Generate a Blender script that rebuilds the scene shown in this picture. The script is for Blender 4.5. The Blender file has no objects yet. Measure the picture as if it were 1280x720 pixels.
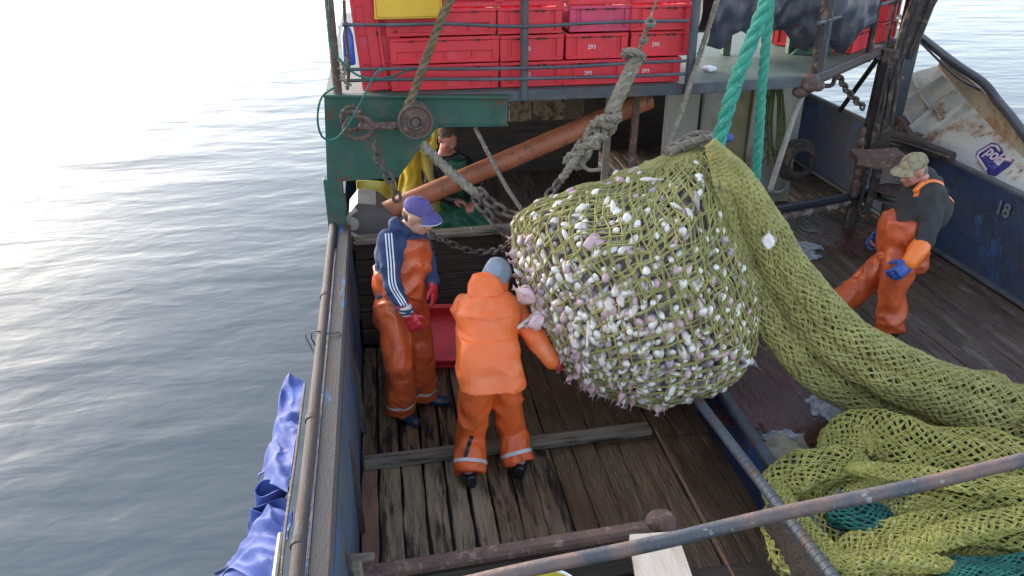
import bpy, bmesh, math, random
import numpy as np
from mathutils import Vector, Matrix, noise
from mathutils.bvhtree import BVHTree
R = math.radians
rnd = random.Random(7)
nr = np.random.RandomState(11)

# ---------------------------------------------------------------- camera, light, exposure
scene = bpy.context.scene
C = scene.collection
CAM_H, PITCH, YAW, FPX = 3.5, R(26.6), R(9.1), 1000.0
cam_d = bpy.data.cameras.new('camera')
cam = bpy.data.objects.new('camera', cam_d)
C.objects.link(cam)
cam_d.sensor_width = 36.0
cam_d.lens = FPX / 1280.0 * 36.0
cam_d.clip_end = 3000
cam_d.clip_start = 0.05
cam.location = (0, 0, CAM_H)
cam.rotation_euler = (R(90) - PITCH, 0, -YAW)
scene.camera = cam

SUN_AZ, SUN_EL = R(-40), R(20)          # azimuth from +Y, positive towards +X
w = bpy.data.worlds.new('World')
scene.world = w
w.use_nodes = True
wn = w.node_tree
bg = wn.nodes['Background']
sky = wn.nodes.new('ShaderNodeTexSky')
sky.sky_type = 'NISHITA'
sky.sun_disc = False
sky.sun_elevation = SUN_EL
sky.sun_rotation = SUN_AZ
sky.air_density = 1.0
sky.dust_density = 1.8
sky.ozone_density = 1.0
hs = wn.nodes.new('ShaderNodeHueSaturation')          # thin overcast: a paler, greyer sky
hs.inputs['Saturation'].default_value = 0.68
wn.links.new(sky.outputs[0], hs.inputs['Color'])
wn.links.new(hs.outputs[0], bg.inputs[0])
bg.inputs[1].default_value = 0.15
sun_d = bpy.data.lights.new('sun', 'SUN')
sun_d.energy = 0.55
sun_d.angle = R(18)
sun_d.color = (1.0, 0.93, 0.84)
sun = bpy.data.objects.new('sun', sun_d)
C.objects.link(sun)
sd = Vector((math.sin(SUN_AZ) * math.cos(SUN_EL), math.cos(SUN_AZ) * math.cos(SUN_EL), math.sin(SUN_EL)))
sun.rotation_euler = sd.to_track_quat('Z', 'Y').to_euler()
sun.location = (-4, 10, 8)
vs = scene.view_settings
vs.view_transform = 'Standard'
vs.look = 'None'
vs.gamma = 1
vs.use_curve_mapping = False
vs.exposure = 1.98
scene.cycles.max_bounces = 6
scene.cycles.use_denoising = True

# ---------------------------------------------------------------- layout: pixel of the photo + one known coordinate -> world point
_f = Vector((math.sin(YAW) * math.cos(PITCH), math.cos(YAW) * math.cos(PITCH), -math.sin(PITCH)))
_r = Vector((math.cos(YAW), -math.sin(YAW), 0))
_u = _r.cross(_f)
O = Vector((0, 0, CAM_H))
def ray(px, py): return _f + _r * ((px - 640) / FPX) + _u * ((360 - py) / FPX)
def PZ(px, py, z): d = ray(px, py); return O + d * ((z - CAM_H) / d.z)
def PY(px, py, y): d = ray(px, py); return O + d * (y / d.y)
def PX(px, py, x): d = ray(px, py); return O + d * (x / d.x)
def PP(px, py, p0, n):
    d = ray(px, py); return O + d * ((p0 - O).dot(n) / d.dot(n))
def PXR(px, r, dist): return px * dist / FPX     # pixel radius -> metres
def depth(p): return (Vector(p) - O).dot(_f)

# ---------------------------------------------------------------- materials
def srgb(c): return tuple(((x / 255) / 12.92 if x / 255 <= .04045 else ((x / 255 + .055) / 1.055) ** 2.4) for x in c)
def M(name, c1, c2=None, scale=4.0, rough=.6, metal=0.0, bump=.25, bscale=30.0, spots=None, stretch=(1, 1, 1), rough2=None, spec=.5, lo=.35, hi=.65, spots2=None, coat=0.0):
    m = bpy.data.materials.new(name)
    m.use_nodes = True
    nt = m.node_tree; N = nt.nodes; L = nt.links
    b = N['Principled BSDF']
    tc = N.new('ShaderNodeTexCoord'); mp = N.new('ShaderNodeMapping')
    mp.inputs['Scale'].default_value = stretch
    L.new(tc.outputs['Object'], mp.inputs['Vector'])
    def noi(s, det=5, rg=.6):
        n = N.new('ShaderNodeTexNoise'); n.inputs['Scale'].default_value = s; n.inputs['Detail'].default_value = det
        n.inputs['Roughness'].default_value = rg
        L.new(mp.outputs[0], n.inputs['Vector']); return n
    def ramp(src, lo, hi):
        r = N.new('ShaderNodeMapRange'); r.inputs['From Min'].default_value = lo; r.inputs['From Max'].default_value = hi
        L.new(src, r.inputs['Value']); return r.outputs[0]
    def mix(fac, a, c):
        x = N.new('ShaderNodeMix'); x.data_type = 'RGBA'; L.new(fac, x.inputs[0])
        if isinstance(a, tuple): x.inputs[6].default_value = (*a[:3], 1)
        else: L.new(a, x.inputs[6])
        x.inputs[7].default_value = (*c[:3], 1)
        return x.outputs[2]
    c2 = c2 or tuple(x * .7 for x in c1)
    n1 = noi(scale)
    f1 = ramp(n1.outputs[0], lo, hi)
    col = mix(f1, tuple(c1), c2)
    for k, sp in enumerate((spots, spots2)):
        if sp:
            n2 = noi(sp[1], 8, .7)
            col = mix(ramp(n2.outputs[0], sp[2] - .05, sp[2] - .05 + (sp[3] if len(sp) > 3 else .06)), col, sp[0])
    L.new(col, b.inputs['Base Color'])
    b.inputs['Metallic'].default_value = metal
    b.inputs['Specular IOR Level'].default_value = spec
    b.inputs['Coat Weight'].default_value = coat
    b.inputs['Coat Roughness'].default_value = .15
    if rough2 is not None:
        rr = N.new('ShaderNodeMapRange'); rr.inputs['To Min'].default_value = rough; rr.inputs['To Max'].default_value = rough2
        rr.inputs['From Min'].default_value = .35; rr.inputs['From Max'].default_value = .6
        n4 = noi(scale * 1.7, 6); L.new(n4.outputs[0], rr.inputs['Value']); L.new(rr.outputs[0], b.inputs['Roughness'])
    else: b.inputs['Roughness'].default_value = rough
    if bump:
        n3 = noi(bscale, 6, .65); bp = N.new('ShaderNodeBump'); bp.inputs['Strength'].default_value = bump
        bp.inputs['Distance'].default_value = .02
        L.new(n3.outputs[0], bp.inputs['Height']); L.new(bp.outputs[0], b.inputs['Normal'])
    return m

RUST = (.13, .05, .025)
mt = dict(
    netting=M('olive_twine', (.41, .37, .125), (.28, .25, .08), 6, .75, bump=.5, bscale=250, spots=((.40, .38, .14), 30, .58, .1), spots2=((.16, .145, .05), 5, .62, .1)),
    netfold=M('lime_twine', (.40, .365, .085), (.27, .25, .055), 5, .7, bump=.5, bscale=250, spots=((.48, .46, .16), 30, .58, .1), spots2=((.15, .15, .05), 4, .62, .1)),
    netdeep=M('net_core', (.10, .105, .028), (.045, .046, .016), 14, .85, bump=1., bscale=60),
    teal=M('teal_twine', (.02, .16, .12), (.01, .08, .07), 10, .7, bump=.4, bscale=200),
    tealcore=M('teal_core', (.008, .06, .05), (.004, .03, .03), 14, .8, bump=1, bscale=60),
    greenrope=M('green_rope', (.05, .36, .25), (.025, .24, .17), 12, .55, bump=.6, bscale=180, stretch=(1, 1, 1), spots=((.12, .42, .33), 40, .6, .1)),
    hemp=M('hemp_rope', (.30, .25, .19), (.18, .15, .11), 15, .85, bump=.7, bscale=160, spots=((.40, .36, .30), 30, .6)),
    hempdark=M('brown_rope', (.24, .17, .09), (.12, .09, .05), 15, .85, bump=.7, bscale=160),
    wood=M('weathered_wood', (.23, .155, .09), (.11, .07, .04), 3, .5, bump=.9, bscale=9, stretch=(6, .7, 6), spots=((.022, .017, .013), 2.2, .55, .08), spots2=((.28, .235, .18), 5, .63, .1), rough2=.4),
    wood2=M('pale_wood', (.32, .24, .155), (.18, .125, .075), 3, .55, bump=.9, bscale=9, stretch=(6, .7, 6), spots=((.03, .022, .017), 1.6, .55, .08), spots2=((.12, .095, .045), 3, .57, .1)),
    woodwet=M('wet_brown_wood', (.13, .078, .042), (.06, .036, .022), 3, .38, bump=.8, bscale=9, stretch=(6, .7, 6), spots=((.15, .11, .07), 4, .6, .12), rough2=.25),
    woodred=M('reddish_wood', (.27, .14, .09), (.15, .09, .06), 4, .7, bump=.9, bscale=9, stretch=(6, .7, 6)),
    woodx=M('cross_beam_wood', (.24, .20, .15), (.13, .105, .075), 3, .7, bump=.8, bscale=9, stretch=(.7, 6, 6), spots=((.03, .024, .018), 3, .6, .08)),
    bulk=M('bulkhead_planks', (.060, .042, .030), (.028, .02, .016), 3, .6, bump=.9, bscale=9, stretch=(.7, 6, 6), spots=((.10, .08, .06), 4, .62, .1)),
    deckwet=M('wet_deck', (.115, .075, .050), (.045, .030, .022), 2, .07, bump=.7, bscale=8, stretch=(5, .7, 5), spots=((.17, .14, .11), 3, .60, .12), rough2=.34),
    deckblood=M('stained_deck', (.095, .032, .024), (.045, .020, .016), 2, .15, bump=.5, bscale=8, stretch=(2, .7, 2), spots=((.09, .05, .04), 3, .6, .1), rough2=.4),
    slime=M('foam_puddle', (.42, .43, .45), (.16, .16, .18), 14, .12, bump=.6, bscale=30, lo=.42, hi=.6),
    black=M('dark_gap', (.012, .011, .012), (.02, .018, .018), 4, .6),
    bluepaint=M('worn_blue_paint', (.085, .125, .18), (.05, .075, .11), 2.5, .55, bump=.4, bscale=30, spots=((.13, .10, .08), 4, .57, .08), spots2=((.045, .14, .32), 3, .60, .05)),
    bluedark=M('dark_blue_plate', (.020, .040, .10), (.012, .018, .035), 2.5, .45, bump=.5, bscale=20, spots=((.02, .075, .21), 2.6, .58, .1), spots2=((.055, .04, .035), 5, .62, .08)),
    cap=M('rail_steel', (.085, .062, .052), (.055, .042, .037), 5, .75, bump=.4, bscale=40, stretch=(3, .5, 3), spots=((.07, .10, .15), 2, .62, .06), spots2=((.07, .04, .03), 6, .62)),
    capblue=M('rail_plate', (.062, .052, .046), (.045, .045, .05), 3, .75, bump=.4, bscale=40, stretch=(3, .6, 3), spots=((.04, .13, .27), 2.4, .61, .05), spots2=((.09, .05, .035), 6, .60)),
    green=M('green_steel', (.030, .105, .072), (.022, .075, .054), 4, .6, bump=.35, bscale=30, spots=((.085, .095, .075), 5, .58, .14), spots2=((.10, .055, .03), 7, .62, .06)),
    greenlite=M('green_floor_plate', (.13, .17, .145), (.09, .125, .105), 3, .6, bump=.3, spots=((.10, .08, .06), 6, .64)),
    steel=M('grey_steel', (.085, .10, .115), (.055, .062, .07), 6, .5, bump=.4, spots=((.10, .06, .045), 8, .6)),
    pipe=M('painted_pipe', (.075, .080, .088), (.05, .052, .065), 7, .45, bump=.35, bscale=60, spots=((.16, .10, .082), 3, .50, .10), spots2=((.28, .27, .26), 18, .68, .03)),
    piperust=M('brown_pipe', (.17, .10, .08), (.11, .07, .065), 6, .45, bump=.35, bscale=60, spots=((.08, .09, .12), 7, .58), spots2=((.30, .24, .21), 18, .66)),
    rust=M('rusty_iron', (.15, .085, .065), (.085, .05, .042), 10, .75, bump=.9, bscale=50, spots=((.24, .16, .12), 14, .6)),
    rustdark=M('dark_rusty_post', (.06, .045, .04), (.03, .025, .025), 6, .7, bump=1., bscale=30, spots=((.19, .12, .08), 9, .6)),
    chain=M('chain_iron', (.15, .115, .095), (.085, .065, .055), 20, .65, bump=.7, bscale=60, metal=.2),
    orange_pipe=M('orange_pipe_paint', (.44, .15, .07), (.32, .10, .05), 3, .5, bump=.3, spots=((.07, .03, .025), 9, .66, .03), spots2=((.25, .09, .05), 5, .58)),
    crate=M('red_plastic', (.72, .035, .048), (.60, .03, .045), 3, .42, bump=.12, bscale=40, spots=((.66, .08, .10), 12, .6, .15)),
    cratepink=M('pink_plastic', (.62, .06, .13), (.50, .045, .10), 3, .45, bump=.12, spots=((.62, .15, .22), 10, .6, .15)),
    crateyellow=M('yellow_plastic', (.75, .44, .035), (.66, .38, .03), 3, .45, bump=.15),
    whitetxt=M('white_print', (.68, .58, .58), (.62, .45, .45), 8, .5, bump=0),
    dimtxt=M('faded_paint_digits', (.20, .19, .20), (.10, .10, .12), 30, .6, bump=0),
    white=M('white_rusty_panel', (.56, .54, .48), (.47, .44, .38), 2, .55, bump=.25, bscale=15, spots=((.34, .20, .10), 4.5, .57, .12), spots2=((.17, .08, .045), 7, .66, .05)),
    whitewall=M('stained_white_wall', (.42, .40, .35), (.30, .28, .23), 2, .6, bump=.25, bscale=15, spots=((.20, .12, .07), 3, .58, .14), stretch=(1, 1, .4)),
    cream=M('rusted_cream_panel', (.50, .41, .29), (.42, .33, .22), 3, .6, bump=.3, spots=((.36, .18, .08), 5, .56, .1), spots2=((.16, .07, .04), 9, .66)),
    sign=M('navy_sign', (.028, .026, .17), (.02, .02, .12), 6, .4, bump=.1),
    hose=M('white_hose', (.42, .40, .36), (.30, .28, .25), 12, .5, bump=.3),
    blackhose=M('black_hose', (.03, .035, .045), (.02, .022, .03), 9, .45, bump=.2),
    tarp=M('dark_tarpaulin', (.055, .06, .085), (.035, .035, .045), 2, .38, bump=.3, bscale=12, spots=((.20, .17, .18), 2.2, .60, .12)),
    bluecloth=M('blue_oilcloth', (.052, .09, .33), (.035, .062, .24), 3, .7, bump=.3, bscale=14, spots=((.13, .19, .55), 5, .6, .15)),
    navy=M('navy_jersey', (.022, .045, .12), (.015, .03, .085), 8, .8, bump=.25, bscale=60),
    orange=M('orange_oilskin', (.76, .13, .024), (.62, .10, .02), 4, .42, bump=.2, bscale=12, spots=((.40, .075, .025), 5, .58, .2), rough2=.55),
    orangedirty=M('stained_orange_oilskin', (.62, .115, .03), (.45, .075, .025), 4, .38, bump=.35, bscale=14, spots=((.36, .075, .028), 4, .60, .16), spots2=((.72, .21, .09), 9, .64, .1)),
    orangejacket=M('bright_orange_jacket', (.84, .17, .035), (.74, .13, .03), 3, .5, bump=.15, bscale=10, spots=((.80, .25, .10), 3, .58, .2)),
    brightorange=M('cuff_orange', (.88, .21, .03), (.75, .16, .02), 5, .4, bump=.2),
    skin=M('skin', (.50, .28, .21), (.44, .22, .16), 12, .5, bump=.08, bscale=80),
    skinred=M('ruddy_skin', (.50, .22, .16), (.42, .16, .12), 12, .5, bump=.1, bscale=80),
    purple=M('purple_cap_cloth', (.095, .075, .23), (.07, .055, .18), 12, .8, bump=.2, bscale=120),
    khaki=M('khaki_cap_cloth', (.32, .27, .17), (.20, .165, .10), 14, .85, bump=.3, bscale=120, spots=((.13, .10, .06), 20, .6)),
    hair=M('brown_hair', (.09, .06, .04), (.06, .04, .03), 20, .7, bump=.6, bscale=150),
    hairgrey=M('grey_hair', (.22, .20, .18), (.15, .13, .12), 20, .7, bump=.6, bscale=150),
    eye=M('eye_white', (.55, .5, .48), (.05, .04, .04), 90, .2, bump=0),
    greyknit=M('blue_grey_hood', (.25, .29, .35), (.19, .22, .27), 12, .85, bump=.3, bscale=90),
    darkwool=M('charcoal_sweater', (.045, .046, .048), (.028, .029, .03), 12, .9, bump=.4, bscale=90),
    redglove=M('red_rubber', (.48, .022, .035), (.36, .018, .03), 8, .35, bump=.2, spots=((.62, .25, .24), 25, .64, .1)),
    blueglove=M('blue_rubber', (.03, .085, .36), (.02, .05, .22), 8, .35, bump=.25, spots=((.02, .03, .08), 10, .6, .1)),
    bootblue=M('dark_blue_boot', (.02, .06, .12), (.012, .02, .035), 6, .25, bump=.1),
    bootblack=M('black_boot', (.02, .02, .022), (.014, .014, .016), 6, .3, bump=.1),
    greenskin=M('green_oilskin', (.03, .17, .085), (.02, .11, .055), 5, .45, bump=.3, bscale=14),
    yellow=M('yellow_oilskin', (.72, .50, .04), (.55, .38, .03), 4, .4, bump=.3, bscale=14),
    yellowdull=M('dull_yellow_oilskin', (.50, .42, .09), (.36, .30, .06), 4, .45, bump=.3, bscale=14),
    reflect=M('reflective_tape', (.62, .58, .56), (.45, .42, .4), 14, .35, bump=.1),
    lace=M('white_cloth', (.72, .74, .78), (.6, .62, .66), 14, .6, bump=.2),
    belly=M('white_fish_belly', (.72, .70, .62), (.58, .51, .45), 25, .28, bump=.2, bscale=90, spots=((.60, .38, .36), 12, .60, .12), coat=.4),
    pinkbelly=M('pink_fish_skin', (.60, .42, .42), (.45, .28, .29), 22, .3, bump=.2, bscale=90, spots=((.42, .16, .19), 30, .60, .1), coat=.4),
    fback=M('brown_fish_back', (.20, .15, .13), (.11, .08, .075), 30, .35, bump=.2, bscale=90, coat=.4),
    flilac=M('grey_lilac_fish_skin', (.36, .30, .34), (.22, .18, .21), 30, .3, bump=.2, bscale=90, coat=.4),
    fin=M('fish_fin', (.50, .34, .32), (.32, .2, .2), 30, .4, bump=.2),
    mass=M('fish_mass', (.38, .28, .24), (.18, .12, .10), 22, .4, bump=1, bscale=30, spots=((.40, .33, .29), 30, .58, .1)),
    greyplate=M('grey_metal_cover', (.13, .125, .125), (.09, .085, .085), 5, .55, bump=.3, spots=((.10, .07, .055), 7, .6)),
    boardw=M('bleached_board', (.50, .44, .37), (.40, .34, .28), 3, .6, bump=.4, bscale=9, stretch=(6, .8, 6), spots=((.34, .27, .22), 4, .62, .1)),
    bottle=M('blue_plastic', (.03, .10, .48), (.02, .07, .36), 5, .3, bump=0),
    beige=M('beige_cloth', (.30, .26, .19), (.2, .17, .12), 6, .8, bump=.4),
    bucket=M('yellow_bucket', (.55, .48, .05), (.42, .36, .04), 5, .4, bump=.1),
)

# ---------------------------------------------------------------- object helpers
def link(name, me, parent=None, loc=None, rot=None):
    o = bpy.data.objects.new(name, me); C.objects.link(o)
    if parent: o.parent = parent
    if loc is not None: o.location = loc
    if rot is not None: o.rotation_euler = rot
    return o
def tag(o, label=None, cat=None, group=None, kind=None):
    if label: o['label'] = label
    if cat: o['category'] = cat
    if group: o['group'] = group
    if kind: o['kind'] = kind
    return o
def empty(name, loc, label, cat, group=None, rz=0):
    o = link(name, None, loc=loc, rot=(0, 0, rz)); o.empty_display_size = .1
    return tag(o, label, cat, group)
def struct(o): o['kind'] = 'structure'; return o

def mesh_np(name, V, Q, mats, midx=None, smooth=True):
    """V (n,3), Q list of (m,k) int arrays"""
    me = bpy.data.meshes.new(name)
    V = np.asarray(V, dtype=np.float32)
    me.vertices.add(len(V)); me.vertices.foreach_set('co', V.ravel())
    if not isinstance(Q, (list, tuple)): Q = [Q]
    Q = [np.asarray(q) for q in Q if len(q)]
    nl = sum(q.size for q in Q); nf = sum(len(q) for q in Q)
    me.loops.add(nl); me.polygons.add(nf)
    me.loops.foreach_set('vertex_index', np.concatenate([q.ravel() for q in Q]).astype(np.int32))
    tot = np.concatenate([np.full(len(q), q.shape[1]) for q in Q]).astype(np.int32)
    st = np.concatenate([[0], np.cumsum(tot)[:-1]]).astype(np.int32)
    me.polygons.foreach_set('loop_start', st)
    try: me.polygons.foreach_set('loop_total', tot)
    except Exception: pass
    if midx is not None: me.polygons.foreach_set('material_index', np.asarray(midx, dtype=np.int32))
    me.polygons.foreach_set('use_smooth', np.full(nf, smooth))
    for m in (mats if isinstance(mats, (list, tuple)) else [mats]): me.materials.append(m)
    me.update(calc_edges=True); me.validate()
    return me

class MB:
    def __init__(s): s.v = []; s.f = []; s.mi = []; s.m = 0
    def add(s, V, F, m=None):
        b = len(s.v); s.v += [Vector(p) for p in V]; s.f += [tuple(i + b for i in f) for f in F]; s.mi += [s.m if m is None else m] * len(F)
        return s
    def box(s, c, d, rot=None, m=None, bev=0.0):
        """c centre, d full sizes, rot Matrix; chamfered on all edges when bev"""
        hx, hy, hz = d[0] / 2, d[1] / 2, d[2] / 2
        c = Vector(c)
        bm = bmesh.new(); bmesh.ops.create_cube(bm, size=1)
        for v in bm.verts: v.co = Vector((v.co.x * d[0], v.co.y * d[1], v.co.z * d[2]))
        if bev: bmesh.ops.bevel(bm, geom=bm.edges[:], offset=min(bev, .45 * min(d)), segments=1, affect='EDGES')
        if rot is not None:
            for v in bm.verts: v.co = rot @ v.co
        bm.verts.index_update()
        s.add([v.co + c for v in bm.verts], [[v.index for v in f.verts] for f in bm.faces], m); bm.free()
        return s
    def bar(s, p0, p1, w, h, up=(0, 0, 1), m=None, bev=.004):
        p0, p1 = Vector(p0), Vector(p1); t = (p1 - p0); L = t.length; t = t.normalized()
        up = Vector(up); sd_ = t.cross(up)
        if sd_.length < 1e-3: sd_ = t.cross(Vector((0, 1, 0)))
        sd_.normalize(); up = sd_.cross(t)
        rot = Matrix((sd_, t, up)).transposed()
        return s.box((p0 + p1) / 2, (w, L, h), rot, m, bev)
    def tube(s, pts, r, n=8, m=None, caps=True, sq=1.0):
        pts = [Vector(p) for p in pts]; k = len(pts)
        rr = r if isinstance(r, (list, tuple)) else [r] * k
        prev = None; V = []
        for i in range(k):
            t = (pts[min(i + 1, k - 1)] - pts[max(i - 1, 0)]).normalized()
            if prev is None:
                a = Vector((0, 0, 1)) if abs(t.z) < .9 else Vector((1, 0, 0)); nrm = t.cross(a).normalized()
            else:
                nrm = (prev - t * prev.dot(t)).normalized()
            prev = nrm; bn = t.cross(nrm)
            for j in range(n):
                a = 2 * math.pi * j / n
                V.append(pts[i] + (nrm * math.cos(a) + bn * math.sin(a) * sq) * rr[i])
        F = [(i * n + j, i * n + (j + 1) % n, (i + 1) * n + (j + 1) % n, (i + 1) * n + j) for i in range(k - 1) for j in range(n)]
        if caps: F += [tuple(range(n))[::-1], tuple((k - 1) * n + j for j in range(n))]
        return s.add(V, F, m)
    def prism(s, poly, off, m=None):
        """planar polygon (world points) extruded by the vector off"""
        off = Vector(off); n = len(poly); P = [Vector(p) for p in poly]
        V = P + [p + off for p in P]
        F = [tuple(range(n)), tuple(range(2 * n - 1, n - 1, -1))] + [(i, (i + 1) % n, n + (i + 1) % n, n + i) for i in range(n)]
        return s.add(V, F, m)
    def lathe(s, prof, c=(0, 0, 0), n=20, rot=None, m=None):
        V = []; c = Vector(c)
        for (r, z) in prof:
            for j in range(n):
                a = 2 * math.pi * j / n; p = Vector((r * math.cos(a), r * math.sin(a), z))
                V.append((rot @ p if rot is not None else p) + c)
        F = [(i * n + j, i * n + (j + 1) % n, (i + 1) * n + (j + 1) % n, (i + 1) * n + j) for i in range(len(prof) - 1) for j in range(n)]
        return s.add(V, F, m)
    def ell(s, c, d, rot=None, n=12, m=None):
        prof = [(max(1e-4, math.sin(math.pi * i / n)), -math.cos(math.pi * i / n)) for i in range(n + 1)]
        V = []; c = Vector(c)
        for (r, z) in prof:
            for j in range(2 * n):
                a = math.pi * j / n; p = Vector((r * math.cos(a) * d[0], r * math.sin(a) * d[1], z * d[2]))
                V.append((rot @ p if rot is not None else p) + c)
        F = [(i * 2 * n + j, i * 2 * n + (j + 1) % (2 * n), (i + 1) * 2 * n + (j + 1) % (2 * n), (i + 1) * 2 * n + j) for i in range(n) for j in range(2 * n)]
        return s.add(V, F, m)
    def grid(s, fn, nu, nv, m=None, thick=0.0):
        V = [Vector(fn(i / nu, j / nv)) for i in range(nu + 1) for j in range(nv + 1)]
        k = nv + 1
        F = [(i * k + j, (i + 1) * k + j, (i + 1) * k + j + 1, i * k + j + 1) for i in range(nu) for j in range(nv)]
        if thick:
            N = [Vector() for _ in V]
            for f in F:
                nn = (V[f[2]] - V[f[0]]).cross(V[f[3]] - V[f[1]])
                for q in f: N[q] += nn
            W = [v - n_.normalized() * thick for v, n_ in zip(V, N)]
            b = len(V); V = V + W
            F2 = [tuple(q + b for q in f[::-1]) for f in F]
            edge = []
            for i in range(nu): edge += [(i * k, (i + 1) * k), ((i + 1) * k + nv, i * k + nv)]
            for j in range(nv): edge += [(j + 1, j), (nu * k + j, nu * k + j + 1)]
            F = F + F2 + [(a, c_, c_ + b, a + b) for a, c_ in edge]
        return s.add(V, F, m)
    def rope(s, pts, r, pitch=None, n=6, strands=3, m=None, step=None):
        pts = resample(pts, step or r * .9); pitch = pitch or r * 9
        fr = frames(pts); L = 0; paths = [[] for _ in range(strands)]
        for i, (p, N, B) in enumerate(fr):
            if i: L += (p - fr[i - 1][0]).length
            for k in range(strands):
                a = 2 * math.pi * (L / pitch + k / strands)
                paths[k].append(p + (N * math.cos(a) + B * math.sin(a)) * r * .5)
        for q in paths: s.tube(q, r * .56, n, m)
        return s
    def chain(s, pts, ln, wr, m=None):
        pts = resample(pts, ln * .72); fr = frames(pts)
        for i in range(len(pts) - 1):
            p, N, B = fr[i]; c = (pts[i] + pts[i + 1]) / 2; t = (pts[i + 1] - pts[i]).normalized()
            sd_ = N if i % 2 else B; a = ln / 2 - wr; b = ln * .30 - wr * .2
            loop = [c + t * (a * math.copysign(abs(math.cos(x)) ** .7, math.cos(x))) + sd_ * (b * math.copysign(abs(math.sin(x)) ** .8, math.sin(x))) for x in [2 * math.pi * q / 12 for q in range(12)]]
            s.torus(loop, wr, 6, m)
        return s
    def torus(s, loop, r, n=8, m=None):
        k = len(loop); ctr = sum((Vector(p) for p in loop), Vector()) / k; V = []
        loop = [Vector(p) for p in loop]
        nz = Vector()
        for i in range(k): nz += (loop[i] - ctr).cross(loop[(i + 1) % k] - ctr)
        nz.normalize()
        for i in range(k):
            t = (loop[(i + 1) % k] - loop[i - 1]).normalized(); o_ = t.cross(nz).normalized()
            for j in range(n):
                a = 2 * math.pi * j / n; V.append(loop[i] + (o_ * math.cos(a) + nz * math.sin(a)) * r)
        F = [(i * n + j, i * n + (j + 1) % n, ((i + 1) % k) * n + (j + 1) % n, ((i + 1) % k) * n + j) for i in range(k) for j in range(n)]
        return s.add(V, F, m)
    def build(s, name, mats, parent=None, smooth=True, angle=35, origin=None):
        me = bpy.data.meshes.new(name)
        if origin is None and parent is None:
            xs = [v.x for v in s.v]; ys = [v.y for v in s.v]; zs = [v.z for v in s.v]
            origin = Vector(((min(xs) + max(xs)) / 2, (min(ys) + max(ys)) / 2, min(zs)))
        if parent is not None:
            bpy.context.view_layer.update() if False else None
            inv = parent_matrix(parent).inverted(); vv = [inv @ v for v in s.v]; loc = None
        else: vv = [v - origin for v in s.v]; loc = origin
        me.from_pydata(vv, [], s.f)
        for m in (mats if isinstance(mats, (list, tuple)) else [mats]): me.materials.append(m)
        me.polygons.foreach_set('material_index', s.mi)
        me.update()
        bm = bmesh.new(); bm.from_mesh(me); bmesh.ops.recalc_face_normals(bm, faces=bm.faces); bm.to_mesh(me); bm.free()
        if smooth:
            me.polygons.foreach_set('use_smooth', [True] * len(me.polygons))
            try: me.set_sharp_from_angle(angle=R(angle))
            except Exception: pass
        return link(name, me, parent, loc)
def parent_matrix(o):
    m = Matrix.LocRotScale(o.location, o.rotation_euler, o.scale)
    return parent_matrix(o.parent) @ m if o.parent else m
def resample(pts, step):
    pts = [Vector(p) for p in pts]; out = [pts[0].copy()]; acc = 0
    tot = sum((pts[i + 1] - pts[i]).length for i in range(len(pts) - 1)); n = max(2, round(tot / step)); st = tot / n; d = st
    for i in range(len(pts) - 1):
        a, b = pts[i], pts[i + 1]; L = (b - a).length
        while acc + L >= d - 1e-9 and len(out) < n:
            out.append(a.lerp(b, (d - acc) / L)); d += st
        acc += L
    out.append(pts[-1].copy()); return out
def frames(pts):
    prev = None; out = []; k = len(pts)
    for i in range(k):
        t = (pts[min(i + 1, k - 1)] - pts[max(i - 1, 0)]).normalized()
        if prev is None:
            a = Vector((0, 0, 1)) if abs(t.z) < .9 else Vector((1, 0, 0)); n_ = t.cross(a).normalized()
        else: n_ = (prev - t * prev.dot(t)).normalized()
        prev = n_; out.append((pts[i], n_, t.cross(n_)))
    return out
def spline(pts, n=8):
    P = [Vector(p) for p in pts]; P = [P[0] * 2 - P[1]] + P + [P[-1] * 2 - P[-2]]; out = []
    for i in range(1, len(P) - 2):
        for k in range(n):
            t = k / n; a, b, c, d = P[i - 1:i + 3]
            out.append(.5 * ((2 * b) + (c - a) * t + (2 * a - 5 * b + 4 * c - d) * t * t + (-a + 3 * b - 3 * c + d) * t ** 3))
    out.append(P[-2]); return out
def text_mesh(s, size, depth_=.002, bold=0.0):
    cu = bpy.data.curves.new('t', 'FONT'); cu.body = s; cu.size = size; cu.extrude = depth_; cu.align_x = 'CENTER'; cu.align_y = 'CENTER'; cu.offset = bold
    o = bpy.data.objects.new('t', cu); C.objects.link(o)
    dg = bpy.context.evaluated_depsgraph_get(); me = bpy.data.meshes.new_from_object(o.evaluated_get(dg))
    bpy.data.objects.remove(o); bpy.data.curves.remove(cu); return me
def lettering(s, size, parent, pos, right, up, mat, name='lettering', bold=0.0):
    me = text_mesh(s, size, .0015, bold); right = Vector(right).normalized(); up = Vector(up); n_ = right.cross(up).normalized(); up = n_.cross(right)
    Mx = Matrix((right, up, n_)).transposed().to_4x4(); Mx.translation = Vector(pos)
    me.transform(parent_matrix(parent).inverted() @ Mx) if parent else me.transform(Mx)
    me.materials.clear(); me.materials.append(mat); me.name = name
    return link(name, me, parent)
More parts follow.
